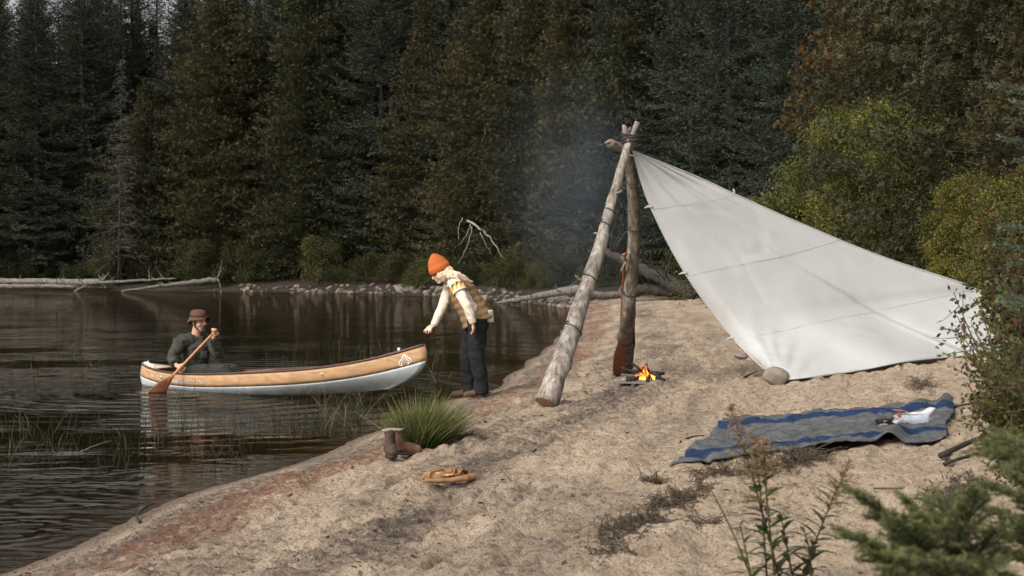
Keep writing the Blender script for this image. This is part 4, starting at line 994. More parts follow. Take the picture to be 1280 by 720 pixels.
a = t.attr('v'); w1_ = t.n('ShaderNodeTexWave'); w1_.inputs['Scale'].default_value = 7.0; w1_.inputs['Distortion'].default_value = 0; t.l(tc, w1_.inputs[0])
zz = t.math('ADD', a, t.math('MULTIPLY', t.math('SUBTRACT', w1_.outputs['Fac'], .5), .34))
M['yoke'] = t.fin(t.bsdf(t.ramp(zz, [(0, (.025, .035, .02)), (.36, (.035, .045, .022)), (.40, (.55, .27, .03)), (.66, (.60, .32, .04)), (.70, (.58, .50, .40))], 'CONSTANT'), .95, t.noise(tc, 60, 4, .6), .5, .005))

def body_frame(f, up=V(0, 0, 1)):
    f = unit(np.array(f, float)); l = unit(np.cross(up, f)); u = np.cross(f, l); return f, l, u
def hand(mb, wrist, dirv, palmn, curl, s=1.0, thumb_side=1, spread=.10):
    """palm with four unequal bent fingers and a side thumb; palmn points out of the palm"""
    d = unit(np.array(dirv, float)); n = unit(palmn - d * np.dot(palmn, d)); w = np.cross(d, n) * thumb_side
    mb.tube([wrist - d * .02 * s, wrist, wrist + d * .035 * s, wrist + d * .07 * s, wrist + d * .085 * s], np.array([.025, .024, .033, .037, .030]) * s, 12, squash=(1, 1))
    k0 = mb.n; v = mb.v[-1]; c = wrist + d * .04 * s; v -= np.outer((v - c) @ n, n) * .48      # flatten the palm
    for i, (off, L, ph) in enumerate(((.027, .070, 0), (.009, .078, 1), (-.009, .073, 2), (-.026, .058, 3))):
        p = wrist + d * .078 * s + w * off * s; fd = unit(d + w * (off / .027) * spread); pts = [p - d * .012]; a = 0
        for j, q in enumerate((.45, .30, .25)):
            a += curl * (.8, 1.05, .8)[j] + (.06 * i); dd = fd * math.cos(a) + n * math.sin(a); p = p + dd * L * q * s; pts.append(p)
        mb.tube(pts, np.array([.0092, .0088, .0080, .0062]) * s, 8)
    p = wrist + d * .025 * s + w * .024 * s; td = unit(d * .55 + w * .75 + n * .25); p1 = p + td * .035 * s; td2 = unit(d * .9 + w * .25 + n * (.3 + curl * .4)); p2 = p1 + td2 * .028 * s
    mb.tube([p, p1, p2, p2 + unit(td2 + n * curl * .5) * .016 * s], np.array([.0135, .0115, .0100, .0075]) * s, 8)
def head(mb, c, f, up, s=1.0):
    """c centre of the skull, f where the face looks"""
    f, l, u = body_frame(f, up); R = np.stack([f, l, u], 1)
    def q(x, y, z): return c + f * x * s + l * y * s + u * z * s
    mb.ell(q(-.012, 0, .022), np.array([.098, .078, .098]) * s, R); mb.ell(q(.020, 0, -.035), np.array([.072, .064, .080]) * s, R)
    mb.tube([q(-.02, -.05, -.060), q(.040, -.035, -.092), q(.075, 0, -.102), q(.040, .035, -.092), q(-.02, .05, -.060)], np.array([.022, .022, .021, .022, .022]) * s, 8)   # jaw
    mb.tube([q(.082, 0, .018), q(.102, 0, -.012), q(.114, 0, -.030), q(.095, 0, -.040)], np.array([.010, .012, .014, .010]) * s, 8)                                       # nose
    mb.tube([q(.083, -.035, .030), q(.094, 0, .028), q(.083, .035, .030)], np.array([.012, .013, .012]) * s, 8)                                                          # brow
    mb.ell(q(.088, 0, -.062), np.array([.010, .022, .007]) * s, R); mb.ell(q(.086, 0, -.073), np.array([.010, .019, .007]) * s, R)
    for y in (-1, 1):
        mb.ell(q(-.005, y * .078, -.012), np.array([.018, .008, .030]) * s, R); mb.ell(q(.058, y * .042, -.035), np.array([.028, .022, .025]) * s, R)
    return q, R

# --- the woman reaching for the bow
D = 15.55
def W(px, py, d=D): return P(px, py, d)
gA = V(*W(586, 496, 15.75)); gA[2] = hz(gA[0], gA[1]); gBt = V(*W(600, 496, 15.45)); gBt[2] = hz(gBt[0], gBt[1])
wom = thing('person', 'person in orange knit beanie and tan vest bending forward at the water with arm out', 'person', (gA + gBt) / 2)
hip = W(595, 402); hN = hip + V(.01, -.10, 0); hF = hip + V(-.01, .10, 0)
kN = W(598, 447, D - .12); kF = W(587, 447, D + .14); aN = gBt + V(.01, 0, .10); aF = gA + V(.0, 0, .10)
waist = W(591, 388); chest = W(577, 366); neckb = W(563, 351); sN_ = W(571, 357, D - .19); sF_ = W(562, 360, D + .17)
headc = W(550, 339, D - .0); face = V(-.86, -.30, -.55)
eN = W(584, 382, D - .29); wN = W(591, 403, D - .29); eF = W(553, 385, D + .10); wF = W(542.5, 406, D - .0)
mb = MB()
mb.tube([waist + V(.03, 0, -.14), waist, chest, neckb + V(.035, 0, -.03)], [.10, .085, .09, .07], 16, squash=(1.1, .8))
mb.tube([neckb + V(.03, 0, -.03), neckb, headc + V(.03, 0, -.04)], [.055, .050, .046], 10)
for a, b, c_ in ((sN_, eN, wN), (sF_, eF, wF)): mb.tube([chest * .5 + neckb * .5, a, (a + b) / 2, b, (b + c_) / 2, c_], [.05, .045, .038, .034, .031, .024], 10)
for a, b, c_ in ((hN, kN, aN), (hF, kF, aF)): mb.tube([hip, a + V(0, 0, -.02), (a + b) / 2, b, b * .6 + c_ * .4, c_ + V(0, 0, -.02)], [.10, .092, .075, .055, .052, .036], 12)
for a in (aN, aF): mb.tube([a + V(.04, 0, -.05), a + V(-.05, 0, -.06), a + V(-.14, -.02, -.07)], [.035, .035, .025], 8)
qh, Rh = head(mb, headc, face, V(-.35, 0, .94), .98)
hand(mb, wN, W(592.5, 414, D - .27) - wN, V(-1, .2, 0), .28, .95, 1)
hand(mb, wF, W(534, 412, D - .08) - wF, V(-.1, .0, -1), .30, 1.0, -1, .34)
remesh(mb, 'body', M['skinpale'], wom, .0055, 3)
for y in (-1, 1):
    e = MB(); e.ell(qh(.088, y * .030, .004), .010); obj('eye', e, M['eye'], wom, smooth=True)
# beanie
hf, hl, hu = body_frame(face, V(-.35, 0, .94)); tp_ = unit(hu + hf * -.05 + V(.0, 0, .15)); bf = unit(np.cross(np.cross(tp_, hf), tp_)); bl_ = np.cross(tp_, bf)
mb = MB(); rows = []; a = np.arange(28) * 2 * PI / 28; c0 = headc + tp_ * .012 - bf * .008
for z, r in ((-.02, .104), (.0, .112), (.03, .114), (.05, .110), (.052, .104), (.085, .098), (.12, .080), (.150, .056), (.172, .034), (.185, .014), (.188, .002)):
    rows.append([c0 + tp_ * z + bf * math.cos(x) * r * 1.04 + bl_ * math.sin(x) * r * .86 for x in a])
mb.grid(rows, closed=True); o = obj('beanie', mb, M['beanie'], wom, smooth=True); sm = o.modifiers.new('s', 'SOLIDIFY'); sm.thickness = .006; sm.offset = 1
# hair: locks round the jaw and a tail blown over the back
mb = MB(); rs = np.random.default_rng(9)
for y in (-1, 1):
    for k in range(9):
        x0 = -.075 + .016 * k; p0 = qh(x0, y * .080, -.005); p1 = qh(x0 + .012, y * .092, -.055); p2 = qh(x0 + .022 + rs.normal(0, .01), y * .080, -.105 - .02 * rs.random()); mb.tube([p0, p1, p2], [.014, .016, .006], 6)
for k in range(9):
    y = -.06 + .015 * k; mb.tube([qh(-.09, y, .0), qh(-.112, y, -.05), qh(-.10, y * .8, -.11), qh(-.13, y * .7, -.16)], [.015, .02, .018, .008], 6)
for k in range(5):
    j = rs.normal(0, .008, (5, 3)); mb.tube(np.array([qh(-.09, -.03, -.05), W(565, 341, D - .12), W(573, 342, D - .17), W(581, 348, D - .15), W(589, 351 + k * .6, D - .12)]) + j, [.022, .024, .022, .018, .006], 7)
for k in range(4): mb.tube(np.array([qh(-.08, -.04, -.07), W(562, 346, D - .15), W(570, 347, D - .18), W(576, 352 + k, D - .18)]) + rs.normal(0, .006, (4, 3)), [.02, .02, .016, .006], 7)
remesh(mb, 'hair', M['hairblond'], wom, .006, 1, .004, 45, 3)
# trousers
mb = MB()
mb.tube([waist + V(.01, 0, -.015), hip + V(.01, 0, .03), hip + V(.01, 0, -.08)], [.102, .126, .11], 18, squash=(1.1, .84))
for a, b, c_, kk in ((hN, kN, aN, 0), (hF, kF, aF, 1)):
    mb.tube([a + V(.005, 0, .03), (a * .6 + b * .4) + V(-.015 * kk, 0, 0), b + V(-.02, 0, .03), b * .55 + c_ * .45, c_ + V(0, 0, .06), c_ + V(.0, 0, -.055)], [.102, .096, .082, .077, .075, .078], 16)
remesh(mb, 'trousers', M['denim'], wom, .007, 4, .012, 10, 5)
for a in (gBt, gA):
    b = MB(); b.tube([a + V(.055, 0, .045), a + V(.0, -.005, .06), a + V(-.08, -.015, .048), a + V(-.15, -.025, .038), a + V(-.18, -.03, .032)], [.034, .043, .042, .038, .014], 12, squash=(1.05, .85)); remesh(b, 'shoe', M['shoebrown'], wom, .006, 3, .004, 20, 2)
# sweater sleeves and shirt tail
mb = MB()
for a, b, c_ in ((sN_, eN, wN), (sF_, eF, wF)): mb.tube([neckb * .6 + a * .4, a, a * .5 + b * .5, b, b * .5 + c_ * .5, c_ - unit(c_ - b) * .02], [.062, .070, .058, .050, .045, .036], 14)
mb.tube([waist + V(.02, 0, -.01), chest, neckb + V(.03, 0, -.02), neckb + V(.01, 0, .01)], [.105, .10, .07, .062], 16, squash=(1.1, .8))
mb.tube([waist + V(.085, 0, .0), waist + V(.085, -.0, -.125)], [.118, .128], 16, squash=(1.12, .62))
remesh(mb, 'sweater', M['sweater'], wom, .0065, 4, .008, 12, 8)
mb = MB()
for c_, b in ((wN, eN), (wF, eF)): ax = unit(c_ - b); mb.tube([c_ - ax * .045, c_ - ax * .03, c_ + ax * .012], [.043, .0445, .036], 14)
remesh(mb, 'cuffs', M['sweater'], wom, .006, 2)
# knitted yoke over the shoulder: flame pattern
mb = MB(); rows = []; av = []
for k, q in enumerate(np.linspace(0, 1, 12)):
    ax = unit(eN - sN_); c_ = sN_ + ax * (-.055 + .145 * q) ; r = .0 + .088 * math.sin(PI / 2 * min(1, q * 1.5 + .15)); u = unit(np.cross(ax, V(0, 1, 0))); w_ = np.cross(ax, u)
    r = min(r, .0835); rows.append([c_ + u * math.cos(x) * r + w_ * math.sin(x) * r for x in np.arange(24) * 2 * PI / 24]); av.append(np.full(24, q))
mb.grid(rows, closed=True, a=np.array(av)); obj('patterned_yoke', mb, M['yoke'], wom, smooth=True)
# vest
mb = MB()
bk1 = W(606, 390); fr1 = W(584, 409)
mb.tube([W(598, 404, D + .01), W(590, 386, D + .03), chest + V(.01, .04, .0), W(569, 357, D + .04)], [.150, .146, .138, .105], 22, squash=[(1.16, 1.05), (1.1, .90), (1.08, .85), (1.1, .75)])
def vest_post(co, no):
    # quilting lines and an armhole for the near sleeve
    d = np.linalg.norm(np.cross(co - sN_, unit(eN - sN_)), axis=1)
    return co + no * (.004 * np.sin(co[:, 2] * 75 - co[:, 0] * 30))[:, None]
o = remesh(mb, 'vest', M['vest'], wom, .0065, 4, .006, 9, 4, vest_post)
mb = MB(); ax = unit(neckb - chest); c_ = neckb + V(.025, 0, -.01); u = unit(np.cross(ax, V(0, 1, 0))); w_ = np.cross(ax, u)
mb.tube([c_ + u * math.cos(x) * .078 + w_ * math.sin(x) * .075 for x in np.linspace(0, 2 * PI, 25)], .020, 8, cap=False); remesh(mb, 'collar', M['hairblond'], wom, .006, 2, .006, 25, 1)

# --- the paddler
D = 17.15
cnt = hull_pt(.205, .8, 0); seat = V(cnt[0], cnt[1], 0)
man = thing('person', 'person in brown brimmed hat', 'person', V(seat[0], seat[1], -.05))
man['label'] = 'person in brown brimmed hat and dark wool jacket sitting in the stern with paddle'
hipc = P(245, 466, 17.35); sh_mid = P(243.5, 425, 17.32)
sR = P(226, 427, 17.18); sL = P(261, 427, 17.42); eR = P(215.5, 448, 17.08); wR = P(227, 465.5, 16.95)
eL = P(274.5, 443, 17.22); wL = P(268.5, 427.5, 17.05); hc = P(248.5, 401.5, 17.28); fdir = V(.80, -.60, -.05); chestf = V(.45, -.89, 0)
pax = unit(PTIP - PT); gR = PT + pax * np.dot(P(230.5, 466, 16.9) - PT, pax); wR = gR + V(-.045, .045, .03); wL = PT + V(-.025, .06, -.07)
kn1 = hipc + CF * .50 + V(0, 0, .05); kn2 = hipc + CF * .46 + CN * .20 + V(0, 0, .03); ft1 = kn1 + CF * .18 + V(0, 0, -.26); ft2 = kn2 + CF * .18 + V(0, 0, -.26)
h1 = hipc - CN * .10; h2 = hipc + CN * .10
mb = MB()
mb.tube([hipc, (hipc + sh_mid) / 2, sh_mid + V(0, 0, -.08), sh_mid + V(0, 0, .0)], [.12, .12, .11, .06], 16, squash=(1.0, 1.0)); mb.tube([sh_mid + V(0, 0, -.02), hc + V(-.015, .01, -.05)], [.062, .055], 12)
for a, b, c_ in ((sR, eR, wR), (sL, eL, wL)): mb.tube([sh_mid + V(0, 0, -.06), a, (a + b) / 2, b, (b + c_) / 2, c_], [.05, .036, .038, .034, .031, .026], 10)
for a, b, c_ in ((h1, kn1, ft1), (h2, kn2, ft2)): mb.tube([a, (a + b) / 2, b, (b + c_) / 2, c_, c_ + CF * .16], [.095, .085, .065, .055, .045, .035], 12)
qm, Rm = head(mb, hc, fdir, V(-.05, 0, 1), 1.0)
pax = unit(PTIP - PT)
pg = PT + pax * (np.dot(P(230, 455, 16.9) - PT, pax) + .09); gR = PT + pax * np.dot(P(230.5, 466, 16.9) - PT, pax)
hand(mb, gR - V(.0, -.045, -.0) + V(-.045, .0, .03), V(.8, -.25, -.45), V(.3, -.9, -.1) * -1, .85, 1.0, 1)
wR2 = gR - V(.0, -.045, -.0) + V(-.045, .0, .03)
hand(mb, PT + V(-.02, .05, -.055), V(.25, -.20, .95), V(-.2, -.95, .1), .85, 1.0, 1)
remesh(mb, 'body', M['skin'], man, .0055, 3)
for y in (-1, 1):
    e = MB(); e.ell(qm(.090, y * .031, .004), .0105); obj('eye', e, M['eye'], man, smooth=True)
mb = MB(); mb.tube([qm(.098, -.034, -.062), qm(.112, -.012, -.048), qm(.112, .012, -.048), qm(.098, .034, -.062)], [.007, .012, .012, .007], 8)
mb.tube([qm(.080, -.028, -.085), qm(.100, 0, -.098), qm(.080, .028, -.085)], [.014, .021, .014], 8); mb.tube([qm(.085, 0, -.10), qm(.095, 0, -.122)], [.02, .012], 8)
for y in (-1, 1): mb.tube([qm(.0, y * .080, .0), qm(.02, y * .074, -.06), qm(.055, y * .055, -.095)], [.008, .010, .010], 6)
remesh(mb, 'beard', M['beard'], man, .004, 2, .002, 60)
mb = MB(); mb.ell(qm(-.022, 0, .015), (.095, .084, .085), Rm); mb.tube([qm(-.09, 0, .02), qm(-.09, 0, -.06)], [.05, .05], 10, squash=(1, .6)); remesh(mb, 'hair', M['beard'], man, .006, 2, .002, 40)
# felt hat, brim turned down at the back and up at the front
mb = MB(); a = np.arange(32) * 2 * PI / 32; rows = []
for r, z in ((.150, -.022), (.140, -.010), (.125, -.002), (.108, .004), (.104, .02), (.102, .04), (.095, .068), (.075, .088), (.04, .096), (.002, .094)):
    rows.append([qm(-.008 + r * 1.08 * math.cos(x), r * .88 * math.sin(x), .045 + z + (max(0, r - .108) * (.95 * math.cos(x) * (1 if math.cos(x) > 0 else 1.5) - .55 * abs(math.sin(x)))) + .010 * math.sin(3 * x) * (r > .12)) for x in a])
mb.grid(rows, closed=True); o = obj('hat', mb, M['hat'], man, smooth=True); sm = o.modifiers.new('s', 'SOLIDIFY'); sm.thickness = .006
mb = MB(); mb.grid([[qm(-.008 + .1075 * 1.08 * math.cos(x), .1075 * .88 * math.sin(x), .052 + z) for x in a] for z in (0, .024)], closed=True); band_ = obj('hat_band', mb, M['hatband'], o, smooth=True)
# jacket
mb = MB(); cl = unit(np.cross(V(0, 0, 1), chestf))
mb.tube([hipc + V(0, 0, -.03), hipc + V(0, 0, .10), hipc * .4 + sh_mid * .6, sh_mid + V(0, 0, -.07), sh_mid + V(0, 0, -.005)], [.155, .150, .162, .168, .085], 20, squash=[(1.0, .95)] * 5)
mb.tube([sR, sh_mid + V(0, 0, -.02), sL], [.082, .10, .082], 14)
for a, b, c_ in ((sR, eR, wR2 + V(-.035, .01, .025)), (sL, eL, PT + V(-.025, .06, -.08))): mb.tube([a, a * .5 + b * .5, b, b * .5 + c_ * .5, c_], [.084, .072, .062, .054, .044], 14)
mb.tube([sh_mid + V(0, 0, -.02), sh_mid + V(.01, 0, .045)], [.088, .070], 16)
remesh(mb, 'jacket', M['wooljacket'], man, .006, 4, .013, 13, 12)
mb = MB()
for a, b, c_ in ((h1, kn1, ft1), (h2, kn2, ft2)): mb.tube([a, (a + b) / 2, b, (b + c_) / 2, c_], [.105, .092, .082, .072, .065], 14)
mb.tube([h1, h2], .13, 14); remesh(mb, 'trousers', M['darktrousers'], man, .007, 4, .013, 10, 2)
for a in (ft1, ft2):
    b = MB(); b.tube([a + V(0, 0, -.02) - CF * .04, a + CF * .08 + V(0, 0, -.04), a + CF * .2 + V(0, 0, -.05)], [.045, .048, .035], 12); remesh(b, 'boot', M['bootdark'], man, .007, 2)
# flap pocket on the chest, collar
for off in (-.07, .07):
    mb = MB(); p = sh_mid + V(0, 0, -.17) + cl * off + chestf * .162; mb.box(p, (.012, .085, .09), math.atan2(chestf[1], chestf[0])); o = obj('pocket', mb, M['wooljacket'], man); bv = o.modifiers.new('b', 'BEVEL'); bv.width = .006; bv.segments = 2
mb = MB(); c_ = sh_mid + V(.015, -.01, .035)
mb.tube([c_ + chestf * .075 * math.cos(x) + cl * .08 * math.sin(x) + V(0, 0, .02 - .03 * math.cos(x)) for x in np.linspace(.5, 2 * PI - .5, 18)], .018, 8, squash=(1.6, .7)); remesh(mb, 'collar', M['wooljacket'], man, .006, 2)

# ------------------------------------------------------------------ plants near the camera
def bezier(pts, n=14):
    c = [np.array(p, float) for p in pts]; t = np.linspace(0, 1, n)[:, None]
    if len(c) == 3: return (1 - t) ** 2 * c[0] + 2 * t * (1 - t) * c[1] + t * t * c[2]
    return (1 - t) ** 3 * c[0] + 3 * t * (1 - t) ** 2 * c[1] + 3 * t * t * (1 - t) * c[2] + t ** 3 * c[3]
def blades_curved(mb, base, d, L, bend, w, a, rs, n=5):
    """grass blades as narrow tapering ribbons"""
    m = len(base); side = unit(np.cross(d, rs.normal(0, 1, (m, 3)))); t = np.linspace(0, 1, n)
    v = np.zeros((m, n, 2, 3))
    for i, s in enumerate(t):
        c = base + d * (L * s)[:, None] + bend * (L * s ** 2)[:, None]; ww = (w * (1 - s) ** .7 + .0004)[:, None]
        v[:, i, 0] = c - side * ww; v[:, i, 1] = c + side * ww
    idx = np.arange(m * n * 2).reshape(m, n, 2)
    q = np.stack([idx[:, :-1, 0], idx[:, :-1, 1], idx[:, 1:, 1], idx[:, 1:, 0]], -1).reshape(-1, 4)
    av = np.repeat(np.clip(a[:, None] + .35 * t[None] ** 2, 0, 1)[:, :, None], 2, 2)
    mb.add(v.reshape(-1, 3), q, 0, av.ravel())
rs = np.random.default_rng(77)
gt = G(524, 561); tf = thing('grass_tuft', 'thick green grass tuft at the waterline behind the boots', 'grass tuft', gt)
mb = MB(); n = 3400; a = rs.uniform(0, 2 * PI, n); q = np.sqrt(rs.random(n))
base = np.stack([gt[0] + .17 * q * np.cos(a) + .02, gt[1] + .14 * q * np.sin(a) + .05, np.full(n, gt[2] - .01)], 1)
out = np.stack([np.cos(a), np.sin(a), np.zeros(n)], 1) * (q * .42)[:, None] + rs.normal(0, .17, (n, 3)) + V(.10, 0, 0)
d = unit(out + V(0, 0, 1)); L = rs.uniform(.18, .42, n) * (1.12 - .45 * q) + .10 * (rs.random(n) < .18)
bend = (out * V(1, 1, 0)) * .55 + V(.10, 0, -.12) * rs.random((n, 1))
blades_curved(mb, base, d, L, bend, np.full(n, .0022), np.where(rs.random(n) < .15, rs.uniform(.7, 1, n), rs.uniform(0, .6, n)), rs); obj('blades', mb, M['grass'], tf)

# goldenrod in the foreground
def leafset(mb, path, n, L, w, rs, t0=.1, t1=.95, up=.4, tone=(.1, .8), bendv=-.3):
    """lens shaped leaves spiralling up a stem"""
    tt = np.linspace(0, 1, len(path)); t = np.linspace(t0, t1, n); p = np.stack([np.interp(t, tt, path[:, i]) for i in range(3)], 1)
    ax = unit(path[-1] - path[0]); u = unit(np.cross(ax, V(.3, 1, .1))); v = np.cross(ax, u)
    for i in range(n):
        a = i * 2.4 + rs.normal(0, .3); dr = unit(u * math.cos(a) + v * math.sin(a) + ax * up); nn = unit(np.cross(dr, np.cross(ax, dr))); sd = np.cross(dr, nn)
        l = L * rs.uniform(.6, 1.2) * (1.15 - .5 * t[i]); ww = w * l / L; k = 7; rows = []
        for q in np.linspace(0, 1, k):
            c = p[i] + dr * l * q + nn * (bendv * l * q * q); h = ww * math.sin(PI * min(1, q * .96 + .02)) ** .8
            rows.append([c - sd * h + nn * h * .25, c, c + sd * h + nn * h * .25])
        mb.grid(np.array(rows), a=np.full((k, 3), np.clip(rs.uniform(*tone), 0, 1)))
gd = thing('goldenrod', 'leafy goldenrod with brown seed plumes in the near foreground', 'wildflower', (P(965, 760, 4.5)[0], 4.5, hz(P(965, 760, 4.5)[0], 4.5)))
gz = hz(1.0, 4.5); rs = np.random.default_rng(15)
def gb(px, d): x = P(px, 700, d)[0]; return V(x, d, hz(x, d) - .02)
stems = [([gb(985, 4.5), P(945, 600, 4.5), P(912, 505, 4.55)], 22, 'plume', 1.0), ([gb(975, 4.45), P(960, 640, 4.45), P(950, 560, 4.4), P(958, 548, 4.4)], 26, 'plume', .55),
         ([gb(962, 4.45), P(955, 640, 4.5), P(942, 545, 4.5)], 20, 'plume', .5), ([gb(990, 4.55), P(1020, 660, 4.5), P(1045, 620, 4.5), P(1062, 575, 4.5)], 24, 'plume', .7),
         ([gb(1000, 4.5), P(985, 690, 4.5), P(975, 640, 4.5)], 18, None, 0), ([gb(955, 4.4), P(935, 700, 4.4), P(925, 655, 4.4)], 14, None, 0), ([gb(1010, 4.5), P(1020, 700, 4.5), P(1005, 665, 4.5)], 16, None, 0)]
lf = MB(); sm_ = MB()
for pts, nl, pl, sz in stems:
    path = bezier(pts, 16); sm_.tube(path, np.linspace(.0042, .0018, 16), 6); leafset(lf, path, int(nl * 1.5), .078, .0115, rs, .12, .80 if pl else .98, .6)
    if pl:
        tip = path[-1]; ax = unit(path[-1] - path[-4]); fl = MB(); ns = int(14 * sz) + 8; H_ = .19 * sz + .04
        for k in range(ns):
            s0 = k / ns; b0 = tip - ax * H_ * (1 - s0) ; a = k * 2.4; l = (.060 * sz + .018) * (1 - s0) ** .8 + .008
            dr = unit(V(math.cos(a), math.sin(a), .9)); br = bezier([b0, b0 + dr * l * .6, b0 + dr * l + V(math.cos(a), math.sin(a), -.2) * l * .3], 6); sm_.tube(br, .0009, 4, cap=False)
            m = 44; q = rs.random(m); c = br[0] + (br[-1] - br[0]) * q[:, None] + rs.normal(0, .0045, (m, 3))
            dd = unit(rs.normal(0, 1, (m, 3)) + V(0, 0, .4)) * rs.uniform(.005, .010, (m, 1)); fl.blades(c, dd, unit(np.cross(dd, rs.normal(0, 1, (m, 3)))) * .0022, rs.random(m))
        obj('seed_plume', fl, M['seed'], gd)
br = bezier([gb(965, 4.4), P(930, 680, 4.4), P(883, 603, 4.45)], 12); sm_.tube(br, np.linspace(.004, .0022, 12), 6)
obj('stems', sm_, M['stem'], gd, smooth=True); obj('leaves', lf, M['gold'], gd, smooth=True)

def fir_bough(nd, wd, p0, p1, rs, spread=.42, nt=12, nl=.017, nwid=.0011, droop=-.06, dens=420, tone=.45, pitch=.0):
    path = bezier([p0, (p0 + p1) / 2 + V(0, 0, .03 * np.linalg.norm(p1 - p0)), p1], 12); L = np.linalg.norm(p1 - p0); ax = unit(p1 - p0)
    up = V(0, 0, 1); sd = unit(np.cross(ax, up)); wd.tube(path, np.linspace(.0035 + .006 * L, .0018, 12), 6, cap=False)
    segs = [path]
    for i in range(nt):
        t = .12 + .85 * i / nt; b = np.array([np.interp(t, np.linspace(0, 1, 12), path[:, k]) for k in range(3)]); s = 1 if i % 2 else -1
        l = L * spread * (1.05 - t) * rs.uniform(.7, 1.2) + .02; dr = unit(ax * rs.uniform(.6, .95) + sd * s * rs.uniform(.6, 1) + up * rs.uniform(-.12, .28))
        q = bezier([b, b + dr * l * .5 + V(0, 0, .01), b + dr * l + V(0, 0, droop * l)], 7); segs.append(q); wd.tube(q, np.linspace(.0022, .0012, 7), 4, cap=False)
        if l > .10:
            for j in range(int(l / .05)):
                tt = .3 + .6 * j / max(1, int(l / .05)); b2 = q[int(tt * 6)]; s2 = 1 if j % 2 else -1; d2 = unit(dr + np.cross(dr, up) * s2 * .8); l2 = l * .4 * (1.1 - tt) + .015
                q2 = np.array([b2, b2 + d2 * l2 * .5, b2 + d2 * l2]); segs.append(q2); wd.tube(q2, .0013, 4, cap=False)
    for q in segs:
        ll = np.linalg.norm(np.diff(q, axis=0), axis=1).sum(); n = max(8, int(ll * dens)); t = rs.random(n)
        tt = np.linspace(0, 1, len(q)); p = np.stack([np.interp(t, tt, q[:, k]) for k in range(3)], 1); dr = unit(q[-1] - q[0])
        s_ = np.cross(dr, up); s_ = unit(s_) if np.linalg.norm(s_) > .1 else V(1, 0, 0); a = rs.normal(0, 1.0, n) + np.where(rs.random(n) < .5, 0, PI)
        rad = np.outer(np.cos(a), s_) + np.outer(np.sin(a) * .75 + .15, np.cross(s_, dr))
        d = unit(dr * .8 + rad) * nl * rs.uniform(.7, 1.2, (n, 1)); nd.blades(p, d, unit(np.cross(d, rs.normal(0, 1, (n, 3)))) * nwid, np.clip(tone + rs.normal(0, .15, n) + .2 * t, 0, 1), fat=.4)
def fir(name, label, base, boughs, mat, rs, trunk_top=None, **kw):
    t = thing(name, label, 'conifer', base); nd = MB(); wd = MB()
    for p0, p1 in boughs: fir_bough(nd, wd, np.array(p0), np.array(p1), rs, **kw)
    if trunk_top is not None: tm = MB(); tm.tube([base + V(0, 0, -.05), (base + trunk_top) / 2 + V(.01, 0, 0), trunk_top], [kw.get('tr', .02) if False else .018 + .012 * (trunk_top[2] - base[2]), .014 + .008 * (trunk_top[2] - base[2]), .004], 8); obj('trunk', tm, M['bark'], t, smooth=True)
    obj('needles', nd, mat, t); obj('branches', wd, M['bark'], t, smooth=True); return t
rs = np.random.default_rng(31); d0 = 2.75
bx = P(1190, 700, d0)[0]; fb = V(bx, d0, hz(bx, d0)); tb = []
for (px, py, dd, ox, oz) in ((1062, 612, 2.7, 1165, 690), (1052, 668, 2.65, 1150, 715), (1092, 640, 2.8, 1170, 700), (1128, 622, 2.75, 1180, 690), (1160, 618, 2.9, 1190, 700), (1185, 622, 2.8, 1195, 690), (1222, 612, 2.7, 1200, 690),
                            (1085, 690, 2.6, 1170, 740), (1110, 715, 2.55, 1190, 760), (1150, 690, 2.5, 1190, 760), (1245, 660, 2.6, 1200, 730), (1200, 655, 2.6, 1195, 730), (1130, 665, 2.7, 1190, 730), (1230, 700, 2.5, 1200, 760), (1170, 650, 2.75, 1195, 730), (1120, 650, 2.6, 1185, 720), (1180, 700, 2.45, 1200, 770), (1215, 725, 2.45, 1200, 780)):
    tb.append((P(ox, oz, d0), P(px, py, dd)))
fir('young_fir', 'small blurred fir with dense green needles at the lower right edge', fb, tb, M['fir'], rs, P(1196, 650, d0), nt=20, nl=.015, dens=800, nwid=.0013, tone=.72, spread=.46)
bx2 = P(1330, 700, 2.9)[0]; fb2 = V(bx2, 2.9, hz(bx2, 2.9)); tb = []
for (px, py, dd, ox, oz) in ((1222, 605, 2.9, 1320, 640), (1262, 590, 2.95, 1325, 650), (1240, 640, 2.85, 1325, 680), (1255, 690, 2.7, 1330, 720), (1275, 625, 2.9, 1330, 680), (1235, 665, 3.0, 1330, 700), (1285, 660, 2.8, 1330, 700), (1265, 725, 2.6, 1330, 760), (1225, 550, 3.2, 1330, 600), (1235, 570, 3.1, 1330, 600), (1250, 540, 3.2, 1330, 580), (1262, 560, 3.1, 1330, 590), (1248, 556, 3.3, 1330, 600)):
    tb.append((P(ox, oz, 2.95), P(px, py, dd)))
fir('young_fir', 'second small fir reaching in from the right edge at the bottom corner', fb2, tb, M['fir'], rs, P(1335, 520, 3.0), nt=18, nl=.015, dens=720, nwid=.0013, tone=.66, spread=.46)
d1 = 6.0; bx3 = P(1400, 300, d1)[0]; fb3 = V(bx3, d1, hz(bx3, d1)); tb = []
for (px, py, dd, ox, oz) in ((1238, 106, 5.8, 1395, 150), (1258, 150, 5.9, 1395, 190), (1262, 128, 6.2, 1395, 180), (1250, 172, 5.9, 1395, 215), (1270, 200, 6.0, 1395, 240), (1252, 285, 5.8, 1395, 310), (1245, 306, 5.9, 1395, 340), (1262, 330, 5.9, 1395, 350), (1285, 240, 6, 1395, 270), (1470, 200, 6.2, 1400, 230), (1500, 120, 6.0, 1400, 160), (1480, 300, 5.8, 1400, 330), (1420, 380, 5.6, 1400, 420), (1330, 60, 6, 1398, 100)):
    tb.append((P(ox, oz, d1), P(px, py, dd)))
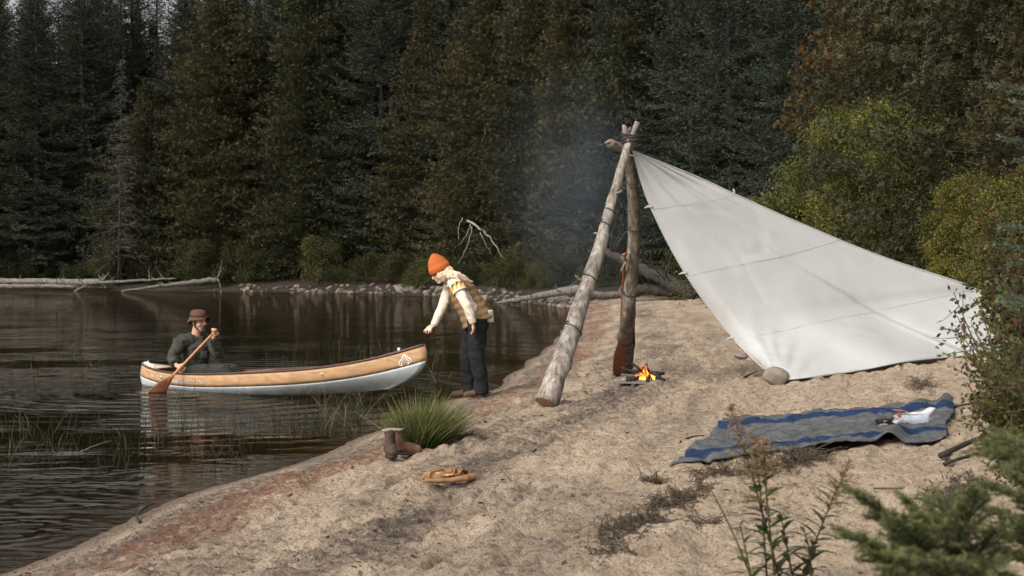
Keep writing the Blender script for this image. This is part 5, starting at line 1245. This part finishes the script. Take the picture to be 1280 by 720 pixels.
for k in range(34):
    py = -20 + k * 13.5; a = rs.uniform(-2.0, 2.3); l = .35 + .022 * k; o_ = P(1400, py + 30, d1); tb.append((o_, o_ + V(math.cos(a) * l, math.sin(a) * l, .12 * l))) if math.cos(a) * l > -.2 else None
fir('young_spruce', 'pale green spruce boughs reaching in high at the right edge', fb3, tb, M['bluefir'], rs, P(1400, -40, d1), nt=16, nl=.03, nwid=.0022, dens=330, spread=.34, tone=.35)

# shrubs with leaves on forking twigs
def twig_shrub(name, label, base, tips, leafmat, rs, leaf=.03, per=16, wood=None, tone=(0, 1), lw=.38, nsub=7, cat='shrub', fuzz=.05):
    t = thing(name, label, cat, base); st = MB(); lv = MB()
    for tip in tips:
        tip = np.array(tip); L = np.linalg.norm(tip - base); mid = base + (tip - base) * V(.45, .5, .55) + rs.normal(0, .03, 3); path = bezier([base + rs.normal(0, .03, 3) * V(1, 1, 0), mid, tip], 14)
        st.tube(path, np.linspace(.006 + .004 * L, .002, 14), 5, cap=False); ends = [(path[-4:], tip)]
        for k in range(nsub):
            i = rs.integers(5, 13); d = unit(path[i] - path[i - 1] + rs.normal(0, .75, 3)); l = L * rs.uniform(.10, .26); q = bezier([path[i], path[i] + d * l * .5 + rs.normal(0, .01, 3), path[i] + d * l + V(0, 0, .02)], 6)
            st.tube(q, np.linspace(.0028, .0012, 6), 4, cap=False); ends.append((q, q[-1]))
        for q, e in ends:
            tn = rs.uniform(*tone); m = int(per * rs.uniform(.6, 1.4)); tt = rs.random(m) ** .6; p = np.stack([np.interp(tt, np.linspace(0, 1, len(q)), q[:, k]) for k in range(3)], 1) + rs.normal(0, fuzz * .3, (m, 3))
            ld = unit(rs.normal(0, 1, (m, 3)) + unit(q[-1] - q[0]) * .9) * leaf * rs.uniform(.6, 1.25, (m, 1)); lv.blades(p, ld, unit(np.cross(ld, rs.normal(0, 1, (m, 3)) + V(0, 0, .4))) * leaf * lw, np.clip(tn + rs.normal(0, .14, m), 0, 1), fat=.5)
    obj('twigs', st, wood or M['stem'], t, smooth=True); obj('leaves', lv, leafmat, t); return t
rs = np.random.default_rng(51)
bx = P(1300, 470, 6.6)[0]; b0 = V(bx, 6.6, hz(bx, 6.6)); tips = []
for (px, py) in ((1192, 365), (1196, 395), (1202, 418), (1205, 440), (1220, 372), (1230, 400), (1235, 425), (1225, 450), (1245, 380), (1252, 410), (1262, 430), (1262, 360), (1275, 395), (1285, 420), (1240, 455), (1270, 455), (1215, 405), (1290, 360), (1310, 380), (1330, 420), (1280, 345), (1255, 345)):
    tips.append(P(px, py, rs.uniform(6.2, 7.0)))
twig_shrub('red_leaved_shrub', 'open twiggy shrub with dark red and green leaves overlapping the tarp corner', b0, tips, M['redleaf'], rs, .030, 9, nsub=6)
bx = P(1330, 560, 5.4)[0]; b0 = V(bx, 5.4, hz(bx, 5.4)); tips = []
for k in range(30): tips.append(P(rs.uniform(1222, 1310), rs.uniform(430, 530) , rs.uniform(5.1, 5.8)))
for (px, py) in ((1203, 432), (1210, 458), (1208, 478), (1218, 500), (1235, 520)): tips.append(P(px, py, 5.4))
twig_shrub('yellow_green_shrub', 'dense yellow green shrub with orange tinges at the right edge above the fir', b0, tips, M['yelleaf'], rs, .022, 18, nsub=8, lw=.28)
# amber and rusty foliage behind, between the tarp corner and the big cedars
for px, py0, d, lb, mt, sz in ((1262, 300, 10.5, 'rust and amber leaved bush behind the pale spruce boughs', M['yelleaf'], 1.0), (1290, 350, 9.0, 'dark red leaved bush rising behind the open twiggy shrub', M['redleaf'], 1.0)):
    x = P(px + 45, 400, d)[0]; b0 = V(x, d, hz(x, d)); tips = [P(rs.uniform(px - 45, px + 60), rs.uniform(py0 - 40, py0 + 90), d + rs.uniform(-.6, .6)) for k in range(70)]
    tips = [q if not (q[0] / q[1] * F + 640 < 1200) else P(1215, rs.uniform(py0, py0 + 80), d) for q in tips]
    twig_shrub('amber_bush' if 'amber' in lb else 'dark_red_bush', lb, b0, tips, mt, rs, .034, 20, nsub=8, cat='bush')

# ------------------------------------------------------------------ dead wood
def limb(mb, pts, r0, r1, k=9, n=16, seed=0, jag=.12, wob=.02):
    r_ = np.random.default_rng(seed); p = bezier(pts, n) if len(pts) in (3, 4) else np.array([np.array(pts[0]) * (1 - t) + np.array(pts[-1]) * t for t in np.linspace(0, 1, n)])
    p[1:-1] += r_.normal(0, wob, (n - 2, 3)); mb.tube(p, np.linspace(r0, r1, n), k, jag=jag); return p
def driftlog(label, p0, p1, r0, r1, seed, snags=8, roots=0, mat=None, sag=.0, sn=(.3, .9)):
    r_ = np.random.default_rng(seed); p0 = np.array(p0); p1 = np.array(p1); t = thing('drift_log', label, 'log', p0); mb = MB()
    pa = limb(mb, [p0, (p0 * 2 + p1) / 3 + V(0, 0, sag), (p0 + 2 * p1) / 3 - V(0, 0, sag * .5), p1], r0, r1, 10, 24, seed, .14, r0 * .12); obj('log', mb, mat or M['drift'], t, smooth=True)
    mb = MB()
    for k in range(snags):
        b = pa[r_.integers(2, 23)]; l = r_.uniform(*sn); d = unit(r_.normal(0, 1, 3) * V(1, .5, .3) + V(0, -.2, .75)); limb(mb, [b, b + d * l * .5 + r_.normal(0, .08, 3), b + d * l + r_.normal(0, .15, 3)], .022 + .02 * l, .006, 5, 9, seed + k, .1, .012)
    for k in range(roots):
        a = 2 * PI * k / roots; d = unit(V(.35, math.cos(a), math.sin(a)) + r_.normal(0, .25, 3)); l = r_.uniform(.35, .9); limb(mb, [p0, p0 + d * l * .5, p0 + d * l + r_.normal(0, .15, 3)], r0 * .35, .012, 6, 9, seed + 50 + k, .15, .02)
    if mb.n: obj('snags', mb, mat or M['drift'], t, smooth=True)
    return t
def S_(px, py, d): q = P(px, py, d); return q
driftlog('long pale driftwood trunk stranded at the far left shore', S_(128, 353, 80.5), S_(-50, 351, 84.0), .21, .15, 3, 10, 12)
driftlog('thin pale log continuing right of the stranded root mass', S_(112, 354, 80), S_(220, 348, 80.5), .11, .05, 5, 5, 0)
driftlog('straight pale log slanting down into the water at the far shore', S_(272, 349, 79), S_(152, 364, 77.5), .17, .05, 6, 3, 6, sn=(.2, .5))
driftlog('low dark grey log lying under the long stranded trunk', S_(-40, 357, 83), S_(95, 358, 80.5), .16, .10, 7, 6, 0)
driftlog('short knotted drift limb in the shallows below the root mass', S_(92, 366, 79), S_(110, 355, 80), .09, .06, 9, 7, 0, sn=(.4, .9))
driftlog('long bleached log reaching into the water behind the bending person', S_(726, 362, 50), S_(611, 380.5, 56.5), .17, .05, 11, 6, 7, sag=.10)
driftlog('bleached log lying on the point behind the leaning poles', S_(722, 371, 47), S_(800, 367, 48), .16, .10, 12, 2, 0)
driftlog('dark fallen trunk sloping down to the sand left of the tarp', S_(868, 368, 44.5), S_(752, 312, 49), .26, .12, 14, 12, 6, M['darkwood'], sn=(.5, 1.6))
driftlog('dark fallen trunk lying across the back of the beach', S_(876, 362, 45), S_(792, 362, 47.5), .24, .15, 15, 9, 4, M['darkwood'], sn=(.4, 1.2))
db = thing('dead_branch', 'bare white dead branch curving out of the cedar above the far rocks', 'branch', S_(582, 276, 67)); mb = MB()
limb(mb, [S_(584, 276, 67), S_(612, 290, 66), S_(618, 305, 66), S_(634, 330, 65.8)], .06, .02, 6, 14, 4, .1, .02)
for pts in ((S_(600, 290, 66), S_(606, 305, 66), S_(615, 319, 66)), (S_(588, 280, 66.5), S_(584, 295, 66), S_(574, 306, 66)), (S_(590, 283, 66.5), S_(586, 310, 66), S_(572, 330, 66)), (S_(578, 272, 66.5), S_(570, 285, 66.5), S_(574, 300, 66))): limb(mb, pts, .022, .008, 5, 9, 6, .1, .02)
M['bleached'] = simple('bleached_branch', (.20, .185, .165), .8, 10, .3); obj('limbs', mb, M['bleached'], db, smooth=True)
def snag_tree(label, px, d, H, seed, lo=.10, top=None):
    r_ = np.random.default_rng(seed); x = at(px, d); b = V(x, d, hz(x, d)); t = thing('dead_tree', label, 'dead tree', b); mb = MB(); limb(mb, [b, b + V(.1, 0, H * .5), b + V(.3, 0, H)], .05, .01, 7, 20, seed, .1, .02); obj('trunk', mb, M['darkwood'], t, smooth=True); mb = MB()
    for k in range(260):
        z = H * r_.uniform(lo, .98); a = r_.uniform(0, 2 * PI); l = (1.9 * (1 - z / H) + .35) * r_.uniform(.4, 1.1); d_ = V(math.cos(a), math.sin(a), r_.uniform(-.35, .25)); p0 = b + V(.3 * z / H, 0, z)
        q = bezier([p0, p0 + d_ * l * .5 + V(0, 0, .05), p0 + d_ * l + V(0, 0, -.18 * l)], 6); mb.tube(q, np.linspace(.009, .003, 6), 3, cap=False)
        for j in range(4): b2 = q[r_.integers(1, 5)]; d2 = unit(d_ + r_.normal(0, .7, 3)); mb.tube([b2, b2 + d2 * l * .2, b2 + d2 * l * .36 + V(0, 0, -.05)], [.007, .005, .003], 3, cap=False)
    obj('branches', mb, M['twig'], t); return t
snag_tree('bare grey dead spruce at the left with a haze of fine twigs', 148, 81.5, 13.2, 4)
0 and snag_tree('small bare dead spruce standing among the stranded logs', 98, 82.5, 8.5, 9)
snag_tree('thin dead spruce half hidden between wide cedars', 330, 82, 7.0, 12)

# rocks along the far shore
RK = [rock_mb(60 + i, (1, .8, .62)).mesh('rock', M['shorerock'], smooth=True) for i in range(6)]
rs = np.random.default_rng(3); nrk = 0
pl = SHC[(SHC[:, 1] > 48)]; seg = np.concatenate([[0], np.cumsum(np.linalg.norm(np.diff(pl, axis=0), axis=1))])
cols = [(.30, .235, .19), (.24, .20, .17), (.34, .25, .19), (.20, .165, .14), (.38, .31, .26)]
LAB = [(.34, 'pale pinkish boulder among the far shore stones'), (0, 'brown stone in the rocky strip along the far shore')]
for i in range(1500):
    if nrk >= 270: break
    s_ = rs.uniform(0, seg[-1]); x = np.interp(s_, seg, pl[:, 0]); y = np.interp(s_, seg, pl[:, 1]); px = 640 + F * x / y
    if px < 255 or px > 735: continue
    if px < 320 and rs.random() < .6: continue
    off = rs.uniform(-.15, 2.0); y2 = y + off * .8; x2 = x + off * .55; h = max(hz(x2, y2), -.05); r = rs.uniform(.08, .22) * (1.25 if rs.random() < .15 else 1) * (.75 if y < 60 else 1)
    o = bpy.data.objects.new('shore_rock', RK[rs.integers(0, 6)]); COL.objects.link(o); o.location = (x2, y2, h + r * .12); o.scale = (r, r, r * rs.uniform(.8, 1.15)); o.rotation_euler = (rs.normal(0, .25), rs.normal(0, .25), rs.uniform(0, 6.28))
    c = cols[rs.integers(0, 5)]; k = rs.uniform(.25, .6); o.color = (c[0] * k, c[1] * k, c[2] * k, 1); tag(o, 'brown stone in the rocky strip along the far shore', 'rock', 'rocks along the far shore'); nrk += 1
for (px, py, r, lb) in ((760, 372, .22, 'pale round stone at the back of the beach behind the poles'), (742, 375, .16, 'small pale stone left of the upright pole at the back of the beach')):
    q = G(px, py, 20, 80); o = bpy.data.objects.new('rock', RK[2]); COL.objects.link(o); o.location = q + V(0, 0, r * .2); o.scale = (r, r, r * .8); o.color = (.36, .32, .28, 1); tag(o, lb, 'rock')
q = G(926, 449); mb = rock_mb(9, (.085, .07, .05)); mb.v[0] += q + V(0, 0, .02); tag(obj('dark_rock', mb, M['rock'], loc=q, smooth=True), 'small dark stone on the sand behind the tarp edge', 'rock')

# ------------------------------------------------------------------ sticks, dry weeds, litter, reeds
def stick(label, p0, p1, r, seed, bend=.05, forks=2, mat=None, name='stick'):
    p0 = np.array(p0); p1 = np.array(p1); r_ = np.random.default_rng(seed); t = thing(name, label, 'stick', p0); mb = MB(); L = np.linalg.norm(p1 - p0)
    pa = bezier([p0, (p0 + p1) / 2 + r_.normal(0, bend, 3) * V(1, 1, .3) * L + V(0, 0, .02), p1], 12); mb.tube(pa, np.linspace(r, r * .5, 12), 7, jag=.2); obj('wood', mb, mat or M['darkwood'], t, smooth=True); mb = MB()
    for k in range(forks): b = pa[r_.integers(3, 10)]; d = unit(unit(p1 - p0) + r_.normal(0, .6, 3) + V(0, 0, .2)); mb.tube([b, b + d * L * .12, b + d * L * .22], [r * .5, r * .35, r * .15], 5)
    if mb.n: obj('twig', mb, mat or M['darkwood'], t, smooth=True)
def Gz(px, py, dz=.01): return G(px, py) + V(0, 0, dz)
stick('thick dark stick lying on the sand below the blanket corner', Gz(1176, 578, .03), Gz(1262, 552, .06), .017, 1, .03, 3)
stick('dark broken stick beneath the thicker one near the fir', Gz(1180, 584, .015), Gz(1245, 572, .03), .011, 2, .04, 2)
stick('long thin dry stem lying across the sand left of the fir', Gz(1092, 618, .01), Gz(1205, 620, .01), .005, 3, .03, 1, M['stem'])
stick('short dark stick beside the blanket left corner', Gz(850, 559, .01), Gz(880, 551, .02), .007, 4, .03, 1)
stick('thin dark stick on the sand right of the blanket', Gz(1190, 516, .01), Gz(1222, 512, .02), .010, 5, .03, 1)
stick('dark stick beside the tarp left edge behind the rock', Gz(930, 474, .01), Gz(946, 468, .03), .010, 6, .03, 0)
stick('pale bent stick sticking out of the shallow water near the left', G(95, 565) + V(0, 0, -.02), P(140, 522, G(95, 565)[1]) * V(1, 1, 0) + V(0, 0, .09), .005, 7, .05, 1, M['twig'])
stick('dark driftwood stub at the water edge', Gz(175, 655, .01), Gz(192, 640, .05), .010, 8, .1, 2)
def weed(label, pxs, n, seed, h=.07, spread=.10, mat=None, leafy=False):
    r_ = np.random.default_rng(seed); pts = [G(*p) for p in pxs]; t = thing('dry_weed_clump', label, 'weed clump', pts[0], 'dry weed clumps on the sand'); mb = MB(); lv = MB()
    for k in range(n):
        q = r_.uniform(0, len(pts) - 1.001) if len(pts) > 1 else 0; i = int(q); c = pts[i] + (pts[min(i + 1, len(pts) - 1)] - pts[i]) * (q - i); c = c + r_.normal(0, spread, 3) * V(1, .8, 0); c[2] = hz(c[0], c[1])
        d = unit(r_.normal(0, 1, 3) * V(1, 1, .2) + V(0, 0, .55)); l = h * r_.uniform(.5, 1.8); pa = bezier([c, c + d * l * .5 + V(0, 0, .3 * l), c + d * l * 1.2 + V(0, 0, -.2 * l)], 6); mb.tube(pa, np.linspace(.0028, .0012, 6), 3, cap=False)
        m = 5; p = pa[r_.integers(1, 6, m)]; dd = unit(r_.normal(0, 1, (m, 3))) * r_.uniform(.008, .02, (m, 1)); lv.blades(p, dd, unit(np.cross(dd, r_.normal(0, 1, (m, 3)))) * .003, r_.random(m))
    obj('stems', mb, M['weedstem'], t); obj('leaves', lv, mat or M['weedleaf'], t)
M['weedstem'] = simple('dry_weed_stem', (.085, .06, .042), .9, 30, .4); M['weedleaf'] = foliage('dry_weed_leaf', [(0, (.03, .022, .014)), (.6, (.09, .065, .04)), (1, (.10, .10, .05))], objcol=False)
weed('tangle of dark dry weeds along the near edge of the blanket', [(880, 600), (920, 592), (965, 588), (1010, 577)], 230, 1, .06, .06)
weed('bristly dark weed clump below the middle of the blanket', [(992, 580), (1012, 575)], 170, 2, .09, .05)
weed('grey brown weed mat left of the goldenrod', [(822, 634), (850, 625), (872, 612)], 260, 3, .05, .05)
weed('small dark weed clump on the sand, nearest the bottom edge', [(762, 695), (768, 672), (780, 655)], 210, 4, .05, .045)
weed('weed mat trailing from the bottom weed clump towards the blanket', [(790, 660), (812, 650)], 150, 5, .05, .04)
weed('lone tiny weed clump left of the weed mat', [(816, 604)], 60, 6, .045, .025)
weed('sparse weed sprigs between blanket and tarp', [(1150, 490), (1155, 480)], 90, 7, .09, .05)
weed('dark weed litter right of the blanket', [(1195, 640), (1205, 600)], 260, 8, .05, .07)
weed('low dead sprig by the goldenrod stem', [(876, 660), (885, 655)], 40, 9, .08, .03)
weed('dark weed fringe under the grass tuft', [(545, 552), (600, 545)], 160, 10, .04, .06)
# loose bits on the sand
rs = np.random.default_rng(21); mb = MB(); n = 120000
d_ = 4.2 * (28 / 4.2) ** rs.random(n * 3); px = rs.uniform(-40, 1330, n * 3); x = (px - 640) / F * d_; sd = sdist(x, d_)
bn = fbm(x * 1.1 - d_ * .25, d_ * .45 + x * .2, 70, 4); dens = np.where(sd < .06, 0, np.clip(.16 + 1.3 * np.clip(bn + .05, 0, 1) * np.exp(-np.clip(sd, 0, 9) / 3.2) + .35 * np.exp(-((sd - .7) / .5) ** 2) + .5 * np.exp(-((sd - 1.9) / .3) ** 2) * (x > -99), 0, 1)); keep = rs.random(n * 3) < dens * .5
x = x[keep]; y = d_[keep]; sd = sd[keep]; z = height(x, y) + .004; n = len(x); print('litter', n)
a = rs.uniform(0, 2 * PI, n); L = rs.uniform(.004, .016, n) * (1 + (rs.random(n) < .05) * 2.2) * np.clip(.45 + y / 16, .6, 1.6); w_ = L * rs.uniform(.08, .35, n)
dr = np.stack([np.cos(a), np.sin(a), rs.normal(.08, .18, n)], 1) * L[:, None]; wv = np.stack([-np.sin(a), np.cos(a), rs.normal(0, .5, n)], 1) * w_[:, None]
org = np.exp(-((sd - .75) / .45) ** 2); tone = np.where(rs.random(n) < org * .75, rs.uniform(.75, 1, n), rs.uniform(0, .6, n)); mb.blades(np.stack([x, y, z], 1), dr, wv, tone)
M['litter'] = foliage('beach_litter', [(0, (.03, .022, .017)), (.5, (.10, .07, .05)), (.62, (.30, .23, .16)), (.72, (.20, .085, .04)), (1, (.24, .08, .03))], .9, 0, objcol=False)
tag(obj('beach_litter', mb, M['litter']), 'dark bark bits and orange needles strewn over the sand', 'litter', kind='stuff')
# reeds
mb = MB(); B = []; DD = []; LL = []
rs = np.random.default_rng(23)
def reeds(n, pxr, dr_, h, tilt=.12, clump=0):
    cx = rs.uniform(*pxr, max(1, clump)); cd = rs.uniform(*dr_, max(1, clump))
    for k in range(n):
        if clump: j = rs.integers(0, clump); px = cx[j] + rs.normal(0, 16); d = cd[j] + rs.normal(0, .35)
        else: px = rs.uniform(*pxr); d = rs.uniform(*dr_)
        x = (px - 640) / F * d
        if sdist(x, d)[0] > -.05: continue
        B.append((x, d, -.06)); DD.append(unit(rs.normal(0, tilt, 3) + V(.03, 0, 1))); LL.append(h * rs.uniform(.4, 1.3) + .06)
reeds(210, (-10, 240), (10.2, 13.8), .22, .14); reeds(260, (170, 440), (13.2, 15.4), .24, .22, 16); reeds(240, (360, 470), (12.9, 14.9), .28, .38, 7); reeds(360, (330, 560), (18, 26), .22, .12); reeds(160, (0, 170), (16, 24), .15, .12); reeds(120, (240, 340), (11, 12.6), .12, .3, 4)
reeds(200, (440, 520), (11.2, 13.0), .20, .35, 5)
B = np.array(B); DD = np.array(DD); LL = np.array(LL); n = len(B)
blades_curved(mb, B, DD, LL, rs.normal(0, .22, (n, 3)) * V(1, 1, .2), np.full(n, .0026), np.where(rs.random(n) < .12, rs.uniform(.8, 1, n), rs.uniform(0, .6, n)), rs, 6)
tag(obj('reeds', mb, M['reed']), 'thin reeds standing in the shallows round the canoe', 'reeds', kind='stuff')
